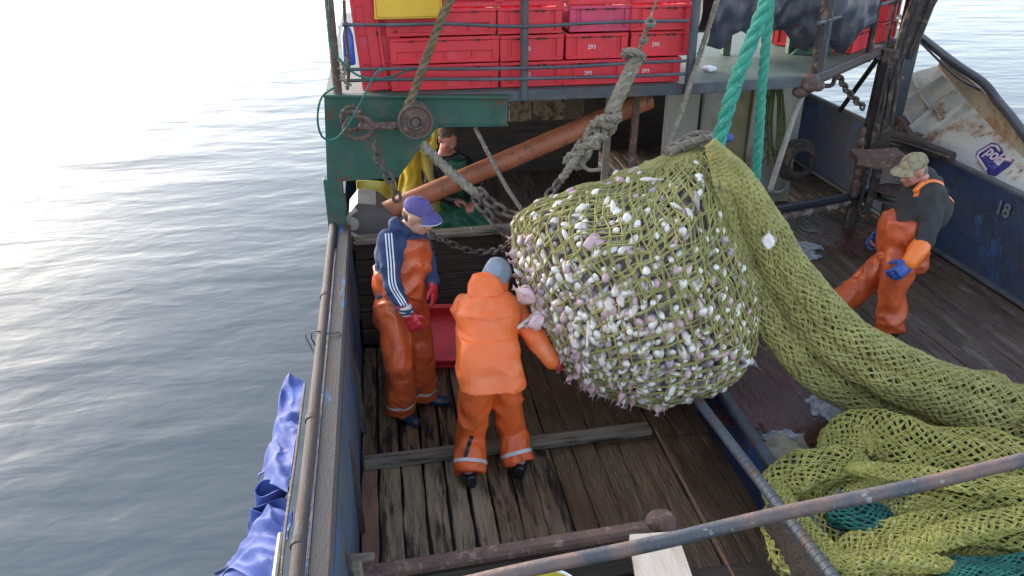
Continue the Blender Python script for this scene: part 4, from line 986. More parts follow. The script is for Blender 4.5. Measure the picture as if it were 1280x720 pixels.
def vnoise(x, y, s=0):
    x = np.asarray(x, float) + s * 7.31; y = np.asarray(y, float) + s * 3.17
    xi = np.floor(x).astype(int); yi = np.floor(y).astype(int); fx = x - xi; fy = y - yi
    fx = fx * fx * (3 - 2 * fx); fy = fy * fy * (3 - 2 * fy)
    g = lambda a, b: _tab[a % 64, b % 64]
    return (g(xi, yi) * (1 - fx) + g(xi + 1, yi) * fx) * (1 - fy) + (g(xi, yi + 1) * (1 - fx) + g(xi + 1, yi + 1) * fx) * fy - .5

trawl = empty('trawl_net', PZ(1120, 600, ZD), 'olive green trawl net full of fish with a long sleeve heaped on deck', 'fishing net')

# ---- cod end: star-shaped bag around a centre, poles at the gathered neck and the belly bottom
BC = PY(800, 350, 4.62); fwd = np.array(_f); rgt = np.array(_r); up_ = np.array(_u); bc = np.array(BC); DB = depth(BC)
outl = [(888, 184), (903, 200), (922, 255), (934, 330), (940, 395), (936, 440), (918, 470), (890, 491), (850, 503), (808, 507), (770, 500), (730, 482), (698, 455), (675, 418), (658, 382), (645, 342), (637, 300), (642, 270), (662, 257), (700, 245), (750, 229), (800, 209), (850, 190)]
ctr2 = (800, 350)
ox = np.array([(q[0] - ctr2[0]) * DB / FPX for q in outl]); oy = np.array([-(q[1] - ctr2[1]) * DB / FPX for q in outl])
oa = np.arctan2(oy, ox); orr = np.hypot(ox, oy); o_ = np.argsort(oa); oa, orr = oa[o_], orr[o_]
oa3 = np.concatenate([oa - 2 * np.pi, oa, oa + 2 * np.pi]); or3 = np.tile(orr, 3)
fa = np.linspace(-np.pi, np.pi, 721); fr = np.interp(fa, oa3, or3)
ker = np.exp(-np.linspace(-2, 2, 19) ** 2); ker /= ker.sum()
frs = np.convolve(np.concatenate([fr[-10:-1], fr, fr[1:10]]), ker, 'valid')[:721]
DEP = .74
pole = np.array([(888 - 800), (350 - 184)], float); pole /= np.linalg.norm(pole)
pz3 = np.array([pole[0], pole[1], .10]); pz3 /= np.linalg.norm(pz3)
e1 = np.cross(pz3, [0, 0, 1.]); e1 /= np.linalg.norm(e1); e2 = np.cross(pz3, e1)
def bag_dir(d):
    """unit directions in bag frame (x right, y up, z to the camera) -> world points"""
    a = np.arctan2(d[:, 1], d[:, 0]); Rr = np.interp(a, fa, frs); s_ = np.hypot(d[:, 0], d[:, 1])
    loc = np.stack([d[:, 0] * Rr, d[:, 1] * Rr, d[:, 2] * DEP], 1)
    # the bag narrows in depth towards the neck
    c = d @ pz3; loc[:, 2] *= 1 - .55 * np.clip((c - .45) / .55, 0, 1) ** 1.2
    lump = 1 + .035 * vnoise(d[:, 0] * 4 + 9, d[:, 1] * 4 + 5, 1) + .03 * vnoise(d[:, 0] * 9 + 3, d[:, 1] * 9 + d[:, 2] * 5, 2)
    loc = loc * lump[:, None] * .972
    return bc + loc[:, :1] * rgt + loc[:, 1:2] * up_ - loc[:, 2:3] * fwd
def bag_uv(U, V, off=1.0):
    th = np.pi * (.035 + .955 * V ** .96); ph = 2 * np.pi * U + .25 * (V - .5)
    d = np.cos(th)[:, None] * pz3 + np.sin(th)[:, None] * (np.cos(ph)[:, None] * e1 + np.sin(ph)[:, None] * e2)
    P = bag_dir(d); return bc + (P - bc) * off
NU, NV = 46, 40
net('cod_end', lambda U, V: bag_uv(U, V, 1.022), NU, NV, .0060, mt['netting'], trawl, jit=.15, k=3)
net('cod_end_top', lambda U, V: bag_uv(U + .06 * V, V * .50, 1.030), 54, 22, .0066, mt['netting'], trawl, jit=.22, k=3)
# lengthwise gathered ropes and strengthening strands near the neck
S = []
for q in range(90):
    u = nr.rand(); t = np.linspace(0, nr.uniform(.10, .42), 12); S.append(bag_uv(u + .01 * np.sin(t * 30 + q) + 0 * t, t, 1.022 + .008 * nr.rand()))
V1, Q1 = tubes(S, .0075, 5); link('neck_strands', mesh_np('neck_strands', V1 - np.array(trawl.location), Q1, mt['netting']), trawl)

# ---- fish
def fish_proto(kind):
    mb = MB()
    if kind == 'round': L, prof, hw = .15, [(0, .006), (.05, .020), (.16, .031), (.34, .036), (.54, .033), (.72, .022), (.86, .010), (.92, .007)], 1.0
    elif kind == 'flat': L, prof, hw = .19, [(0, .006), (.08, .028), (.25, .056), (.45, .062), (.65, .045), (.80, .020), (.88, .012)], .22
    else: L, prof, hw = .30, [(0, .006), (.05, .018), (.14, .030), (.28, .034), (.45, .027), (.65, .016), (.82, .009), (.92, .006)], .95
    n = 10; V = []
    for (x_, r_) in prof:
        for j in range(n):
            a = 2 * math.pi * j / n
            if kind == 'flat': V.append(((x_ - .5) * L, r_ * math.cos(a), r_ * hw * math.sin(a)))
            else: V.append(((x_ - .5) * L, r_ * .86 * math.cos(a), r_ * math.sin(a) * (1.12 if math.sin(a) < 0 else .95)))
    F = []; mi = []
    for i in range(len(prof) - 1):
        for j in range(n):
            F.append((i * n + j, i * n + (j + 1) % n, (i + 1) * n + (j + 1) % n, (i + 1) * n + j)); mi.append(0 if math.sin(2 * math.pi * (j + .5) / n) < .25 else 1)
    F += [tuple(range(n))[::-1], tuple((len(prof) - 1) * n + j for j in range(n))]; mi += [0, 1]
    b = len(V); xt = (prof[-1][0] - .5) * L; fw = .024 if kind != 'long' else .034
    z_ = 1 if kind != 'flat' else 0
    def fin(p, m_=2):
        b_ = len(V); t_ = .0012; nrm_ = Vector((0, 1, 0)) if z_ else Vector((0, 0, 1))
        for s_ in (1, -1): V.extend([tuple(Vector(q) + nrm_ * t_ * s_) for q in p])
        k = len(p); F.append(tuple(b_ + i for i in range(k))); F.append(tuple(b_ + k + i for i in range(k))[::-1]); mi.extend([m_, m_])
        for i in range(k): F.append((b_ + i, b_ + k + i, b_ + k + (i + 1) % k, b_ + (i + 1) % k)); mi.append(m_)
    def ax(x_, h): return (x_, 0, h) if z_ else (x_, h, 0)
    fin([ax(xt - .004, .005), ax(xt + .030, fw), ax(xt + .022, 0), ax(xt + .030, -fw), ax(xt - .004, -.005)])
    if kind != 'flat':
        fin([ax(-.10 * L, prof[3][1] * .9), ax(.02 * L, prof[3][1] + .018), ax(.22 * L, .022)]); fin([ax(.05 * L, -prof[3][1]), ax(.12 * L, -.040), ax(.26 * L, -.016)])
    else:
        fin([ax(-.3 * L, .045), ax(-.05 * L, .078), ax(.12 * L, .070), ax(.34 * L, .016), ax(.1 * L, .05)]); fin([ax(-.3 * L, -.045), ax(-.05 * L, -.078), ax(.12 * L, -.070), ax(.34 * L, -.016), ax(.1 * L, -.05)])
    V = np.array([tuple(v) for v in V]); return V, F, mi
def fish_mesh(kind, bm_, km_):
    V, F, mi = fish_proto(kind); me = bpy.data.meshes.new('fish'); me.from_pydata([tuple(v) for v in V], [], F)
    for m_ in (mt[bm_], mt[km_], mt['fin']): me.materials.append(m_)
    me.polygons.foreach_set('material_index', mi); me.polygons.foreach_set('use_smooth', [True] * len(F)); me.update()
    bm = bmesh.new(); bm.from_mesh(me); bmesh.ops.recalc_face_normals(bm, faces=bm.faces); bm.to_mesh(me); bm.free(); return me
KINDS_ = [('round', 'belly', 'flilac'), ('round', 'belly', 'fback'), ('round', 'pinkbelly', 'flilac'), ('flat', 'pinkbelly', 'belly'), ('long', 'belly', 'flilac'), ('round', 'flilac', 'fback')]
FM = [fish_mesh(*k_) for k_ in KINDS_]
def frame_m(p, outward, along, roll=0.0, s=1.0, tilt=0.0):
    n_ = Vector(outward).normalized(); x_ = Vector(along); x_ = (x_ - n_ * x_.dot(n_)).normalized(); z_ = -n_; y_ = z_.cross(x_)
    Mx = Matrix((x_ * s, y_ * s, z_ * s)).transposed().to_4x4(); Mx = Mx @ Matrix.Rotation(tilt, 4, 'Y') @ Matrix.Rotation(roll, 4, 'X'); Mx.translation = p; return Mx
cands = []
def bag_pt(u, v):
    e_ = .004; P = bag_uv(np.array([u, u + e_, u]), np.array([v, v, min(1, v + e_)])); p = Vector(P[0]); n_ = (Vector(P[1]) - p).cross(Vector(P[2]) - p).normalized()
    if n_.dot(p - BC) < 0: n_ = -n_
    return p, n_, (Vector(P[2]) - p).normalized()
camv = Vector((0, 0, CAM_H))
for jj in list(range(4, NV - 1)) * 2:
    for ii in range(NU):
        u = (ii + .5 * (jj % 2) + .5) / NU; v = (jj + .5) / NV
        if jj % 1: continue
        v_ = v ** .96; cellw = math.sin(math.pi * v_)
        if rnd.random() > min(1, cellw * 1.12) * (1.0 if v > .42 else .30 + 1.7 * max(0, v - .05)): continue
        if rnd.random() < .04: continue
        p, n_, t_ = bag_pt(u + rnd.uniform(-.3, .3) / NU, min(.985, v + rnd.uniform(-.25, .25) / NV))
        rr = rnd.random(); k = 0 if rr < .36 else 1 if rr < .54 else 2 if rr < .70 else 5 if rr < .80 else 4 if rr < .96 else 3
        facing = n_.dot((camv - p).normalized())
        side = t_.cross(n_)
        along = t_ * rnd.uniform(.3, 1) * rnd.choice((-1, 1)) + side * rnd.uniform(-.8, .8) + n_ * rnd.uniform(-.5, .1)
        s = rnd.uniform(.55, 1.02) * {3: .8, 4: .68}.get(k, 1); sink = {0: .021, 1: .021, 2: .022, 5: .024, 3: .006, 4: .016}[k] * s
        Mx = frame_m(p - n_ * (sink + rnd.uniform(-.006, .010)), n_ + side * rnd.uniform(-.4, .4) + t_ * rnd.uniform(-.4, .4), along, rnd.uniform(-.9, .9), s, -rnd.uniform(.1, .9) if k not in (3, 4) else -rnd.uniform(-.1, .35))
        cands.append((facing * s * (1.2 if k in (0, 1, 2) else .9) / (p - camv).length, k, Mx, v))
# tails and bodies sticking out under the belly and at the left shoulder
extra = []
for q in range(70):
    v = rnd.uniform(.74, .97); u = rnd.random(); p, n_, t_ = bag_pt(u, v); k = rnd.choice((0, 2, 3, 2, 5)); dn = (n_ * .7 + Vector((0, 0, -1)) + Vector((rnd.uniform(-.5, .5), rnd.uniform(-.5, .5), 0))).normalized()
    Mx = frame_m(p + dn * rnd.uniform(-.01, .03), dn.orthogonal() + Vector((rnd.uniform(-1, 1), rnd.uniform(-1, 1), 0)), dn, 0, rnd.uniform(.6, .85)); extra.append((n_.dot((camv - p).normalized()), k, Mx, v))
for (px, py) in ((648, 296), (652, 312), (645, 318), (650, 330), (647, 345), (662, 300), (655, 368), (668, 402), (668, 300), (683, 318), (672, 340), (690, 300), (700, 345), (676, 372), (715, 372)):
    d = ray(px, py); best = None
    p = PP(px, py, BC, _f) if px < 655 else PP(px, py, BC - _f * .25, _f)
    Mx = frame_m(p - _f * .10, (-_f * .8 - _r * .3), _r * -1 + _u * rnd.uniform(-.9, .9), rnd.uniform(-.3, .3), rnd.uniform(.7, .95)); extra.append((1.0, rnd.choice((3, 3, 2)), Mx, .5))
cands.sort(key=lambda q: -q[0]); extra.sort(key=lambda q: -q[0])
NIND = 215
for q in cands[:NIND] + extra[:50]:
    o = link('fish', FM[q[1]]); o.matrix_world = q[2]
    if q[1] == 3: tag(o, 'pale pink flatfish with mottled skin bulging out between the meshes of the full net bag', 'fish', 'pink flatfish in the net bag')
    elif q[1] in (0, 1): tag(o, 'small white-bellied round fish pressed against the mesh of the full net bag', 'fish', 'white-bellied fish in the net bag')
    elif q[1] == 2: tag(o, 'small pinkish round fish pressed against the mesh of the full net bag', 'fish', 'pinkish fish in the net bag')
    else: tag(o, 'small grey-lilac round fish pressed against the mesh of the full net bag', 'fish', 'grey-lilac fish in the net bag')
VV = []; FF4 = []; FF3 = {}; MI = []; b = 0; Fs = {}
allV = []; allF = []; allM = []
prot = {k: fish_proto(KINDS_[k][0]) for k in range(6)}
slot = {'belly': 0, 'pinkbelly': 1, 'flilac': 2, 'fback': 3}
rest = cands[NIND:] + extra[50:]
groups_ = {}
for q in rest:
    V, F, mi = prot[q[1]]; A = np.array(q[2]); W = V @ A[:3, :3].T + A[:3, 3]; allV.append(W)
    sm = (slot[KINDS_[q[1]][1]], slot[KINDS_[q[1]][2]], 4)
    for f, m_ in zip(F, mi): groups_.setdefault(len(f), []).append((tuple(b + i for i in f), sm[m_]))
    b += len(V)
# inner mass
i_ = np.arange(64); j_ = np.arange(49); I, J = np.meshgrid(i_, j_)
Pm = bag_uv((I / 64).ravel(), (J / 48).ravel(), .955); nm = len(Pm); idx = np.arange(nm).reshape(49, 64) + b
A = idx[:-1]; B = np.roll(A, -1, 1); D = idx[1:]; E_ = np.roll(D, -1, 1); qq = np.stack([A, B, E_, D], -1).reshape(-1, 4)
allV.append(Pm); Qs = []; Ms = []
for k, l in groups_.items(): Qs.append(np.array([x_[0] for x_ in l])); Ms += [x_[1] for x_ in l]
Qs.append(qq); Ms += [5] * len(qq)
me = mesh_np('fish_catch', np.concatenate(allV), Qs, [mt['belly'], mt['pinkbelly'], mt['flilac'], mt['fback'], mt['fin'], mt['mass']], Ms)
o = link('fish_catch', me); tag(o, 'densely packed smaller fish filling the rest of the hoisted net bag', 'fish', None, 'stuff')
# single fish one can point at
def bag_px(px, py):
    """front surface of the bag under a pixel"""
    d = ray(px, py).normalized(); bt = None
    o0 = O; best = 9
    for s_ in np.linspace(3.2, 5.6, 240):
        p = o0 + d * s_; q = np.array(p) - bc; l = np.array([q @ rgt, q @ up_, -(q @ fwd)]); dd = l / (np.linalg.norm(l) + 1e-9)
        P = bag_dir(dd[None])[0]
        if np.linalg.norm(P - bc) >= np.linalg.norm(q): return p
    return PP(px, py, BC, _f)
def special(kind, p0, p1, label, grp=None, s=1.0, out=-_f, lift=.015):
    a, b_ = bag_px(*p0), bag_px(*p1); L = {0: .17, 3: .19, 4: .30}[kind]
    sc = (b_ - a).length / (L * 1.0) * s; Mx = frame_m((a + b_) / 2 + Vector(out).normalized() * lift, out, b_ - a, 0, sc)
    o = link('fish', FM[kind] if kind != 4 else FMX[label[:4]]); o.matrix_world = Mx; tag(o, label, 'fish'); return o
FMX = {'long': fish_mesh('long', 'belly', 'flilac'), 'thin': fish_mesh('long', 'belly', 'belly'), 'curv': fish_mesh('long', 'belly', 'flilac'), 'slim': fish_mesh('long', 'flilac', 'flilac')}
special(4, (705, 378), (655, 402), 'long grey fish poking out of the mesh on the left, tail towards the orange sleeve', lift=.03)
special(4, (741, 390), (731, 436), 'thin bright white fish hanging tail down on the front of the bag', lift=.03)
special(4, (868, 240), (874, 276), 'slim pale fish wedged in the fold just below the green rope', lift=.02, s=.9)
special(4, (838, 256), (862, 268), 'curved silvery fish lying across the strands right of the bag centre', lift=.02)
special(3, (727, 308), (762, 300), 'broad pale pink fish stuck flat on the upper middle of the bag', lift=.02, s=.9)
special(4, (800, 226), (832, 224), 'thin silvery fish caught near the top edge of the bag', lift=.02)
special(3, (866, 368), (878, 392), 'slim lilac-grey fish wedged low on the right half of the bag', lift=.02, s=.9)
# hanging fish at right edge of the bag
for (p0, p1, lab) in (((935, 448), (946, 458), 'small purple-grey fish sticking out low on the right edge of the bag'), ((938, 425), (950, 432), 'small grey fish tail sticking out at the right edge of the bag')):
    a, b_ = PP(*p0, BC, _f), PP(*p1, BC, _f); o = link('fish', FM[5]); o.matrix_world = frame_m((a + b_) / 2, -_f, b_ - a, 0, .8); tag(o, lab, 'fish')

# ---- neck: rope windings
nk = [PP(832, 194, BC, _f), PP(852, 184, BC, _f), PP(872, 178, BC, _f), PP(890, 176, BC, _f), PP(906, 178, BC, _f)]
nk = [p - _f * .10 for p in nk]; nks = spline(nk, 12)
mb = MB(); cl = []
L = 0
for i, (p, N_, B_) in enumerate(frames(resample(nks, .006))):
    a = i * .42; cl.append(p + (N_ * math.cos(a) + B_ * math.sin(a)) * (.034 + .006 * math.sin(i * .13)))
mb.tube(cl, .011, 6); mb.tube(nks, .03, 8); mb.build('neck_lashing', mt['hemp'], trawl)
mb = MB(); mb.rope(spline([PP(830, 196, BC, _f) - _f * .1, PP(850, 176, BC, _f), PP(872, 166, BC, _f), PP(900, 172, BC, _f) - _f * .05]), .018, .12); mb.rope([PP(892, 186, BC, _f) - _f * .14, PP(890, 200, BC, _f) - _f * .18, PP(888, 218, BC, _f) - _f * .24], .03, .2); mb.build('becket', mt['hemp'], trawl)
mb = MB(); mb.rope([PP(893, 178, BC, _f) - _f * .10, PP(891, 200, BC, _f) - _f * .26, PP(889, 222, BC, _f) - _f * .30], .030, .2); mb.build('strap_end', mt['greenrope'], trawl)
mb = MB(); mb.ell(PP(903, 178, BC, _f) - _f * .16, (.03, .03, .03)); mb.ell(PP(838, 172, BC, _f) , (.0, .0, .0)) if False else None; mb.build('blue_whipping', mt['bluecloth'], trawl)

# ---- sleeve: two bunched lobes lying side by side with a deep crease between them
def lobe(pts, seed, nu, nv):
    cp = spline([PY(a, b_, y_) for a, b_, r_, y_ in pts], 10); n = len(cp); tt = np.linspace(0, 1, n)
    rs = np.interp(tt, np.linspace(0, 1, len(pts)), [r_ * depth(PY(a, b_, y_)) / FPX for a, b_, r_, y_ in pts])
    A_ = np.array(cp); T = np.gradient(A_, axis=0); T /= np.linalg.norm(T, axis=1, keepdims=True); vw = np.array(O) - A_; vw /= np.linalg.norm(vw, axis=1, keepdims=True)
    Na = vw - (vw * T).sum(1, keepdims=True) * T; Na /= np.linalg.norm(Na, axis=1, keepdims=True); Ba = np.cross(T, Na)
    def fn(U, V, k=1.0):
        V = np.clip(V, 0, 1); g = lambda X: np.stack([np.interp(V, tt, X[:, q]) for q in range(3)], 1)
        r = np.interp(V, tt, rs) * k; th = 2 * np.pi * U
        dth = np.angle(np.exp(1j * (th - .35 * np.sin(V * 7 + seed)))); f_ = 1 - .20 * np.exp(-(dth / .22) ** 2)
        wob = 1 + .15 * vnoise(U * 6, V * 11, 3 + seed) + .11 * vnoise(U * 15, V * 26, 4 + seed)
        rr = r * f_ * wob
        return g(A_) + g(Na) * (rr * np.cos(th) * .85)[:, None] + g(Ba) * (rr * np.sin(th))[:, None]
    net('net_sleeve', fn, nu, nv, .0118, mt['netting'], trawl, jit=.18, k=3)
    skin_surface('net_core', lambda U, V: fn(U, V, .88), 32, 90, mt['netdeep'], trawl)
lobe([(888, 182, 3, 4.55), (904, 224, 10, 4.46), (917, 298, 15, 4.38), (945, 370, 18, 4.28), (984, 430, 20, 4.18), (1036, 478, 20, 4.09), (1105, 508, 19, 4.00), (1180, 520, 22, 3.88), (1250, 538, 26, 3.78), (1310, 560, 28, 3.7)], 1, 17, 84)
lobe([(890, 180, 4, 4.50), (925, 226, 16, 4.42), (959, 296, 25, 4.32), (1000, 366, 30, 4.20), (1048, 422, 33, 4.08), (1112, 462, 33, 3.97), (1178, 490, 35, 3.87), (1242, 512, 37, 3.77), (1310, 536, 39, 3.68)], 5, 24, 88)
# pale fish on the sleeve
c_ = PY(961, 300, 4.16); o = link('fish', fish_mesh('flat', 'belly', 'belly')); o.matrix_world = frame_m(c_, -_f - _r * .3, _u, .2, .62); tag(o, 'single pale flat fish stuck on the outside of the net sleeve', 'fish')

# ---- heap of folds on the deck
def fold(name, pts, mat, core, seed, nu, nv, r=.0084, flat=.55, twin=True, lining=False, crease=None):
    """pts (px, py, z, halfwidth px)"""
    P = [PZ(a, b_, z_) for a, b_, z_, w_ in pts]; W = [w_ * depth(p) / FPX for (a, b_, z_, w_), p in zip(pts, P)]
    c = np.array(spline(P, 10)); n = len(c); t_ = np.linspace(0, 1, n); w_ = np.interp(t_, np.linspace(0, 1, len(W)), W)
    T = np.gradient(c, axis=0); T /= np.linalg.norm(T, axis=1, keepdims=True); Z = np.array([0, 0, 1.]); Sd = np.cross(T, Z); Sd /= np.linalg.norm(Sd, axis=1, keepdims=True); Up = np.cross(Sd, T)
    def fn(U, V, k=1.0):
        V = np.clip(V, 0, 1); g = lambda A_: np.stack([np.interp(V, t_, A_[:, q]) for q in range(3)], 1)
        th = 2 * np.pi * U; r_ = np.interp(V, t_, w_) * k * np.sqrt(np.clip(1 - (2 * np.abs(V - .5)) ** 8, .05, 1))
        wob = 1 + .45 * vnoise(U * 5, V * 5, seed) + .24 * vnoise(U * 11, V * 12, seed + 1)
        ridge = 1 + .17 * np.sin(th * 4 + 6 * V + seed)
        rr = r_ * wob * ridge
        return g(c) + g(Sd) * (rr * np.cos(th))[:, None] + g(Up) * (rr * np.sin(th) * flat)[:, None]
    o = net(name, fn, int(nu * .78), int(nv * .80), r, mt[mat], trawl, jit=.22, k=3, twin=twin)
    if lining: net(name + '_lining', lambda U, V: fn(U, V, .88), int(nu * .8), int(nv * .8), r, mt[mat], trawl, jit=.3, k=2, twin=False, offs=.4)
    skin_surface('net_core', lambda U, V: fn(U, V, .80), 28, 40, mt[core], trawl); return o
fold('net_fold', [(1030, 575, .45, 18), (1075, 548, .50, 38), (1140, 558, .55, 44), (1215, 572, .58, 42), (1320, 590, .6, 42)], 'netfold', 'netdeep', 11, 30, 66)
fold('net_fold', [(985, 650, .35, 14), (978, 612, .42, 24), (1010, 588, .48, 30), (1062, 578, .5, 24), (1085, 590, .5, 12)], 'netfold', 'netdeep', 15, 22, 40)
fold('net_fold', [(1108, 650, .45, 16), (1140, 632, .50, 28), (1200, 622, .55, 34), (1270, 622, .56, 34), (1340, 630, .55, 34)], 'netfold', 'netdeep', 19, 26, 46)
fold('net_fold', [(975, 625, .34, 20), (985, 665, .34, 30), (1010, 700, .36, 36), (1060, 735, .36, 40), (1100, 770, .36, 30)], 'netfold', 'netdeep', 23, 26, 46)
fold('net_fold', [(1040, 725, .42, 18), (1085, 690, .46, 28), (1150, 665, .50, 30), (1220, 662, .5, 26), (1330, 670, .5, 26)], 'netfold', 'netdeep', 27, 26, 60)
fold('net_fold', [(1080, 750, .36, 20), (1130, 712, .40, 28), (1190, 694, .42, 24), (1250, 690, .44, 18), (1330, 700, .44, 20)], 'netfold', 'netdeep', 31, 24, 50)
fold('net_fold', [(1200, 478, .40, 14), (1228, 478, .48, 22), (1262, 500, .5, 30), (1320, 520, .5, 34)], 'netting', 'netdeep', 35, 22, 36)
fold('net_fold', [(1100, 690, .50, 8), (1160, 676, .56, 14), (1230, 655, .60, 16), (1330, 640, .60, 14)], 'netfold', 'netdeep', 51, 14, 54)
fold('net_fold', [(1060, 585, .60, 8), (1110, 590, .66, 13), (1190, 600, .68, 14), (1330, 612, .68, 14)], 'netfold', 'netdeep', 55, 14, 54)
fold('net_fold', [(968, 600, .44, 7), (990, 640, .48, 12), (1035, 690, .48, 14), (1090, 735, .46, 14)], 'netfold', 'netdeep', 59, 14, 54)
fold('net_fold', [(1000, 690, .46, 10), (1060, 705, .50, 12), (1130, 700, .52, 12), (1200, 710, .5, 10)], 'netfold', 'netdeep', 63, 14, 46)
fold('teal_netting', [(1040, 640, .44, 20), (1072, 645, .50, 28), (1105, 640, .46, 22)], 'teal', 'tealcore', 41, 26, 22, .005)
fold('teal_netting', [(1175, 725, .46, 16), (1215, 716, .50, 20), (1290, 716, .50, 24), (1340, 715, .50, 24)], 'teal', 'tealcore', 45, 30, 40, .005)
# body of the heap underneath
hb = [PZ(x_, y_, ZD) for x_, y_ in ((975, 590), (1080, 545), (1340, 560), (1340, 770), (1010, 770))]
hc = sum(hb, Vector()) / 5
def heap(U, V):
    th = 2 * np.pi * U; A_ = np.array([[*(p - hc)] for p in hb]); an = np.arctan2(A_[:, 1], A_[:, 0]); rr = np.hypot(A_[:, 0], A_[:, 1]); o_ = np.argsort(an); an, rr = an[o_], rr[o_]
    an3 = np.concatenate([an - 2 * np.pi, an, an + 2 * np.pi]); R_ = np.interp(np.angle(np.exp(1j * th)), an3, np.tile(rr, 3)) * .93
    k = 1 - V; z_ = .16 * (1 - k ** 3) + .06 * vnoise(np.cos(th) * k * 4 + 5, np.sin(th) * k * 4 + 5, 6)
    return np.stack([hc.x + R_ * k * np.cos(th), hc.y + R_ * k * np.sin(th), ZD + z_], 1)
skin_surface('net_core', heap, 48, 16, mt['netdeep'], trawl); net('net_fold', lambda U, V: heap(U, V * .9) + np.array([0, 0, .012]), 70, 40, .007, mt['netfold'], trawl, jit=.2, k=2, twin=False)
# thin teal mending cord and blue braid
mb = MB(); mb.rope(spline([PZ(1050, 612, .50), PZ(1043, 628, .46), PZ(1042, 648, .42), PZ(1052, 668, .42)]), .012, .06); mb.build('blue_braid', mt['bluepaint'], trawl)
# ================================================================ PEOPLE
def fuse(mb, voxel, smooth=6, fold=None, name='m'):
    me = bpy.data.meshes.new(name); me.from_pydata([tuple(v) for v in mb.v], [], mb.f)
    bm = bmesh.new(); bm.from_mesh(me); bmesh.ops.recalc_face_normals(bm, faces=bm.faces); bm.to_mesh(me); bm.free()
    o = bpy.data.objects.new(name, me); C.objects.link(o)
    m = o.modifiers.new('r', 'REMESH'); m.mode = 'VOXEL'; m.voxel_size = voxel; m.adaptivity = 0
    s = o.modifiers.new('s', 'SMOOTH'); s.factor = .5; s.iterations = smooth
    dg = bpy.context.evaluated_depsgraph_get(); r = bpy.data.meshes.new_from_object(o.evaluated_get(dg))
    bpy.data.objects.remove(o); bpy.data.meshes.remove(me)
    if fold:
        n = len(r.vertices); co = np.empty(n * 3, np.float32); r.vertices.foreach_get('co', co); co = co.reshape(-1, 3)
        nn = np.empty(n * 3, np.float32); r.vertices.foreach_get('normal', nn); nn = nn.reshape(-1, 3)
        amp, fr_, seed = fold[:3]; st = fold[3] if len(fold) > 3 else (1, 1, 1)
        d = np.empty(n, np.float32)
        for i in range(n):
            p = Vector((co[i][0] * st[0], co[i][1] * st[1], co[i][2] * st[2])) * fr_
            a = noise.noise(p + Vector((seed, 0, 0)) + Vector((noise.noise(p * .6), 0, noise.noise(p * .6 + Vector((4, 4, 4))))) * 1.2)
            b = noise.noise(p * 2.3 + Vector((0, seed, 0)))
            d[i] = (1 - abs(a) * 3.0) * amp + b * amp * .25
        co += nn * d[:, None]; r.vertices.foreach_set('co', co.ravel()); r.update()
    return r
def put(name, me, mat, parent):
    me.materials.clear(); me.materials.append(mat); me.transform(parent_matrix(parent).inverted())
    me.polygons.foreach_set('use_smooth', [True] * len(me.polygons)); me.name = name
    return link(name, me, parent)
def cap(mb, p0, r0, p1, r1, n=14):
    p0, p1 = Vector(p0), Vector(p1); t = (p1 - p0); L = t.length; t.normalize(); a = t.orthogonal().normalized(); b = t.cross(a); V = []; prof = []
    for k in range(5): x = math.pi / 2 * (1 - k / 4.0); prof.append((-r0 * math.sin(x), max(1e-4, r0 * math.cos(x))))
    for k in range(5): x = math.pi / 2 * (k / 4.0); prof.append((L + r1 * math.sin(x), max(1e-4, r1 * math.cos(x))))
    for (z_, r_) in prof:
        for j in range(n): an = 2 * math.pi * j / n; V.append(p0 + t * z_ + (a * math.cos(an) + b * math.sin(an)) * r_)
    F = [(i * n + j, i * n + (j + 1) % n, (i + 1) * n + (j + 1) % n, (i + 1) * n + j) for i in range(len(prof) - 1) for j in range(n)]
    F += [tuple(range(n))[::-1], tuple((len(prof) - 1) * n + j for j in range(n))]; mb.add(V, F)
def limb(mb, pts, rs):
    for i in range(len(pts) - 1): cap(mb, pts[i], rs[i], pts[i + 1], rs[i + 1])
def loft(mb, rings, n=20, pw=.85):
    V = []
    for c_, a, b in rings:
        c_ = Vector(c_); a = Vector(a); b = Vector(b)
        for j in range(n):
            x = 2 * math.pi * j / n; V.append(c_ + a * math.copysign(abs(math.cos(x)) ** pw, math.cos(x)) + b * math.copysign(abs(math.sin(x)) ** pw, math.sin(x)))
    k = len(rings); F = [(i * n + j, i * n + (j + 1) % n, (i + 1) * n + (j + 1) % n, (i + 1) * n + j) for i in range(k - 1) for j in range(n)]
    F += [tuple(range(n))[::-1], tuple((k - 1) * n + j for j in range(n))]; mb.add(V, F)
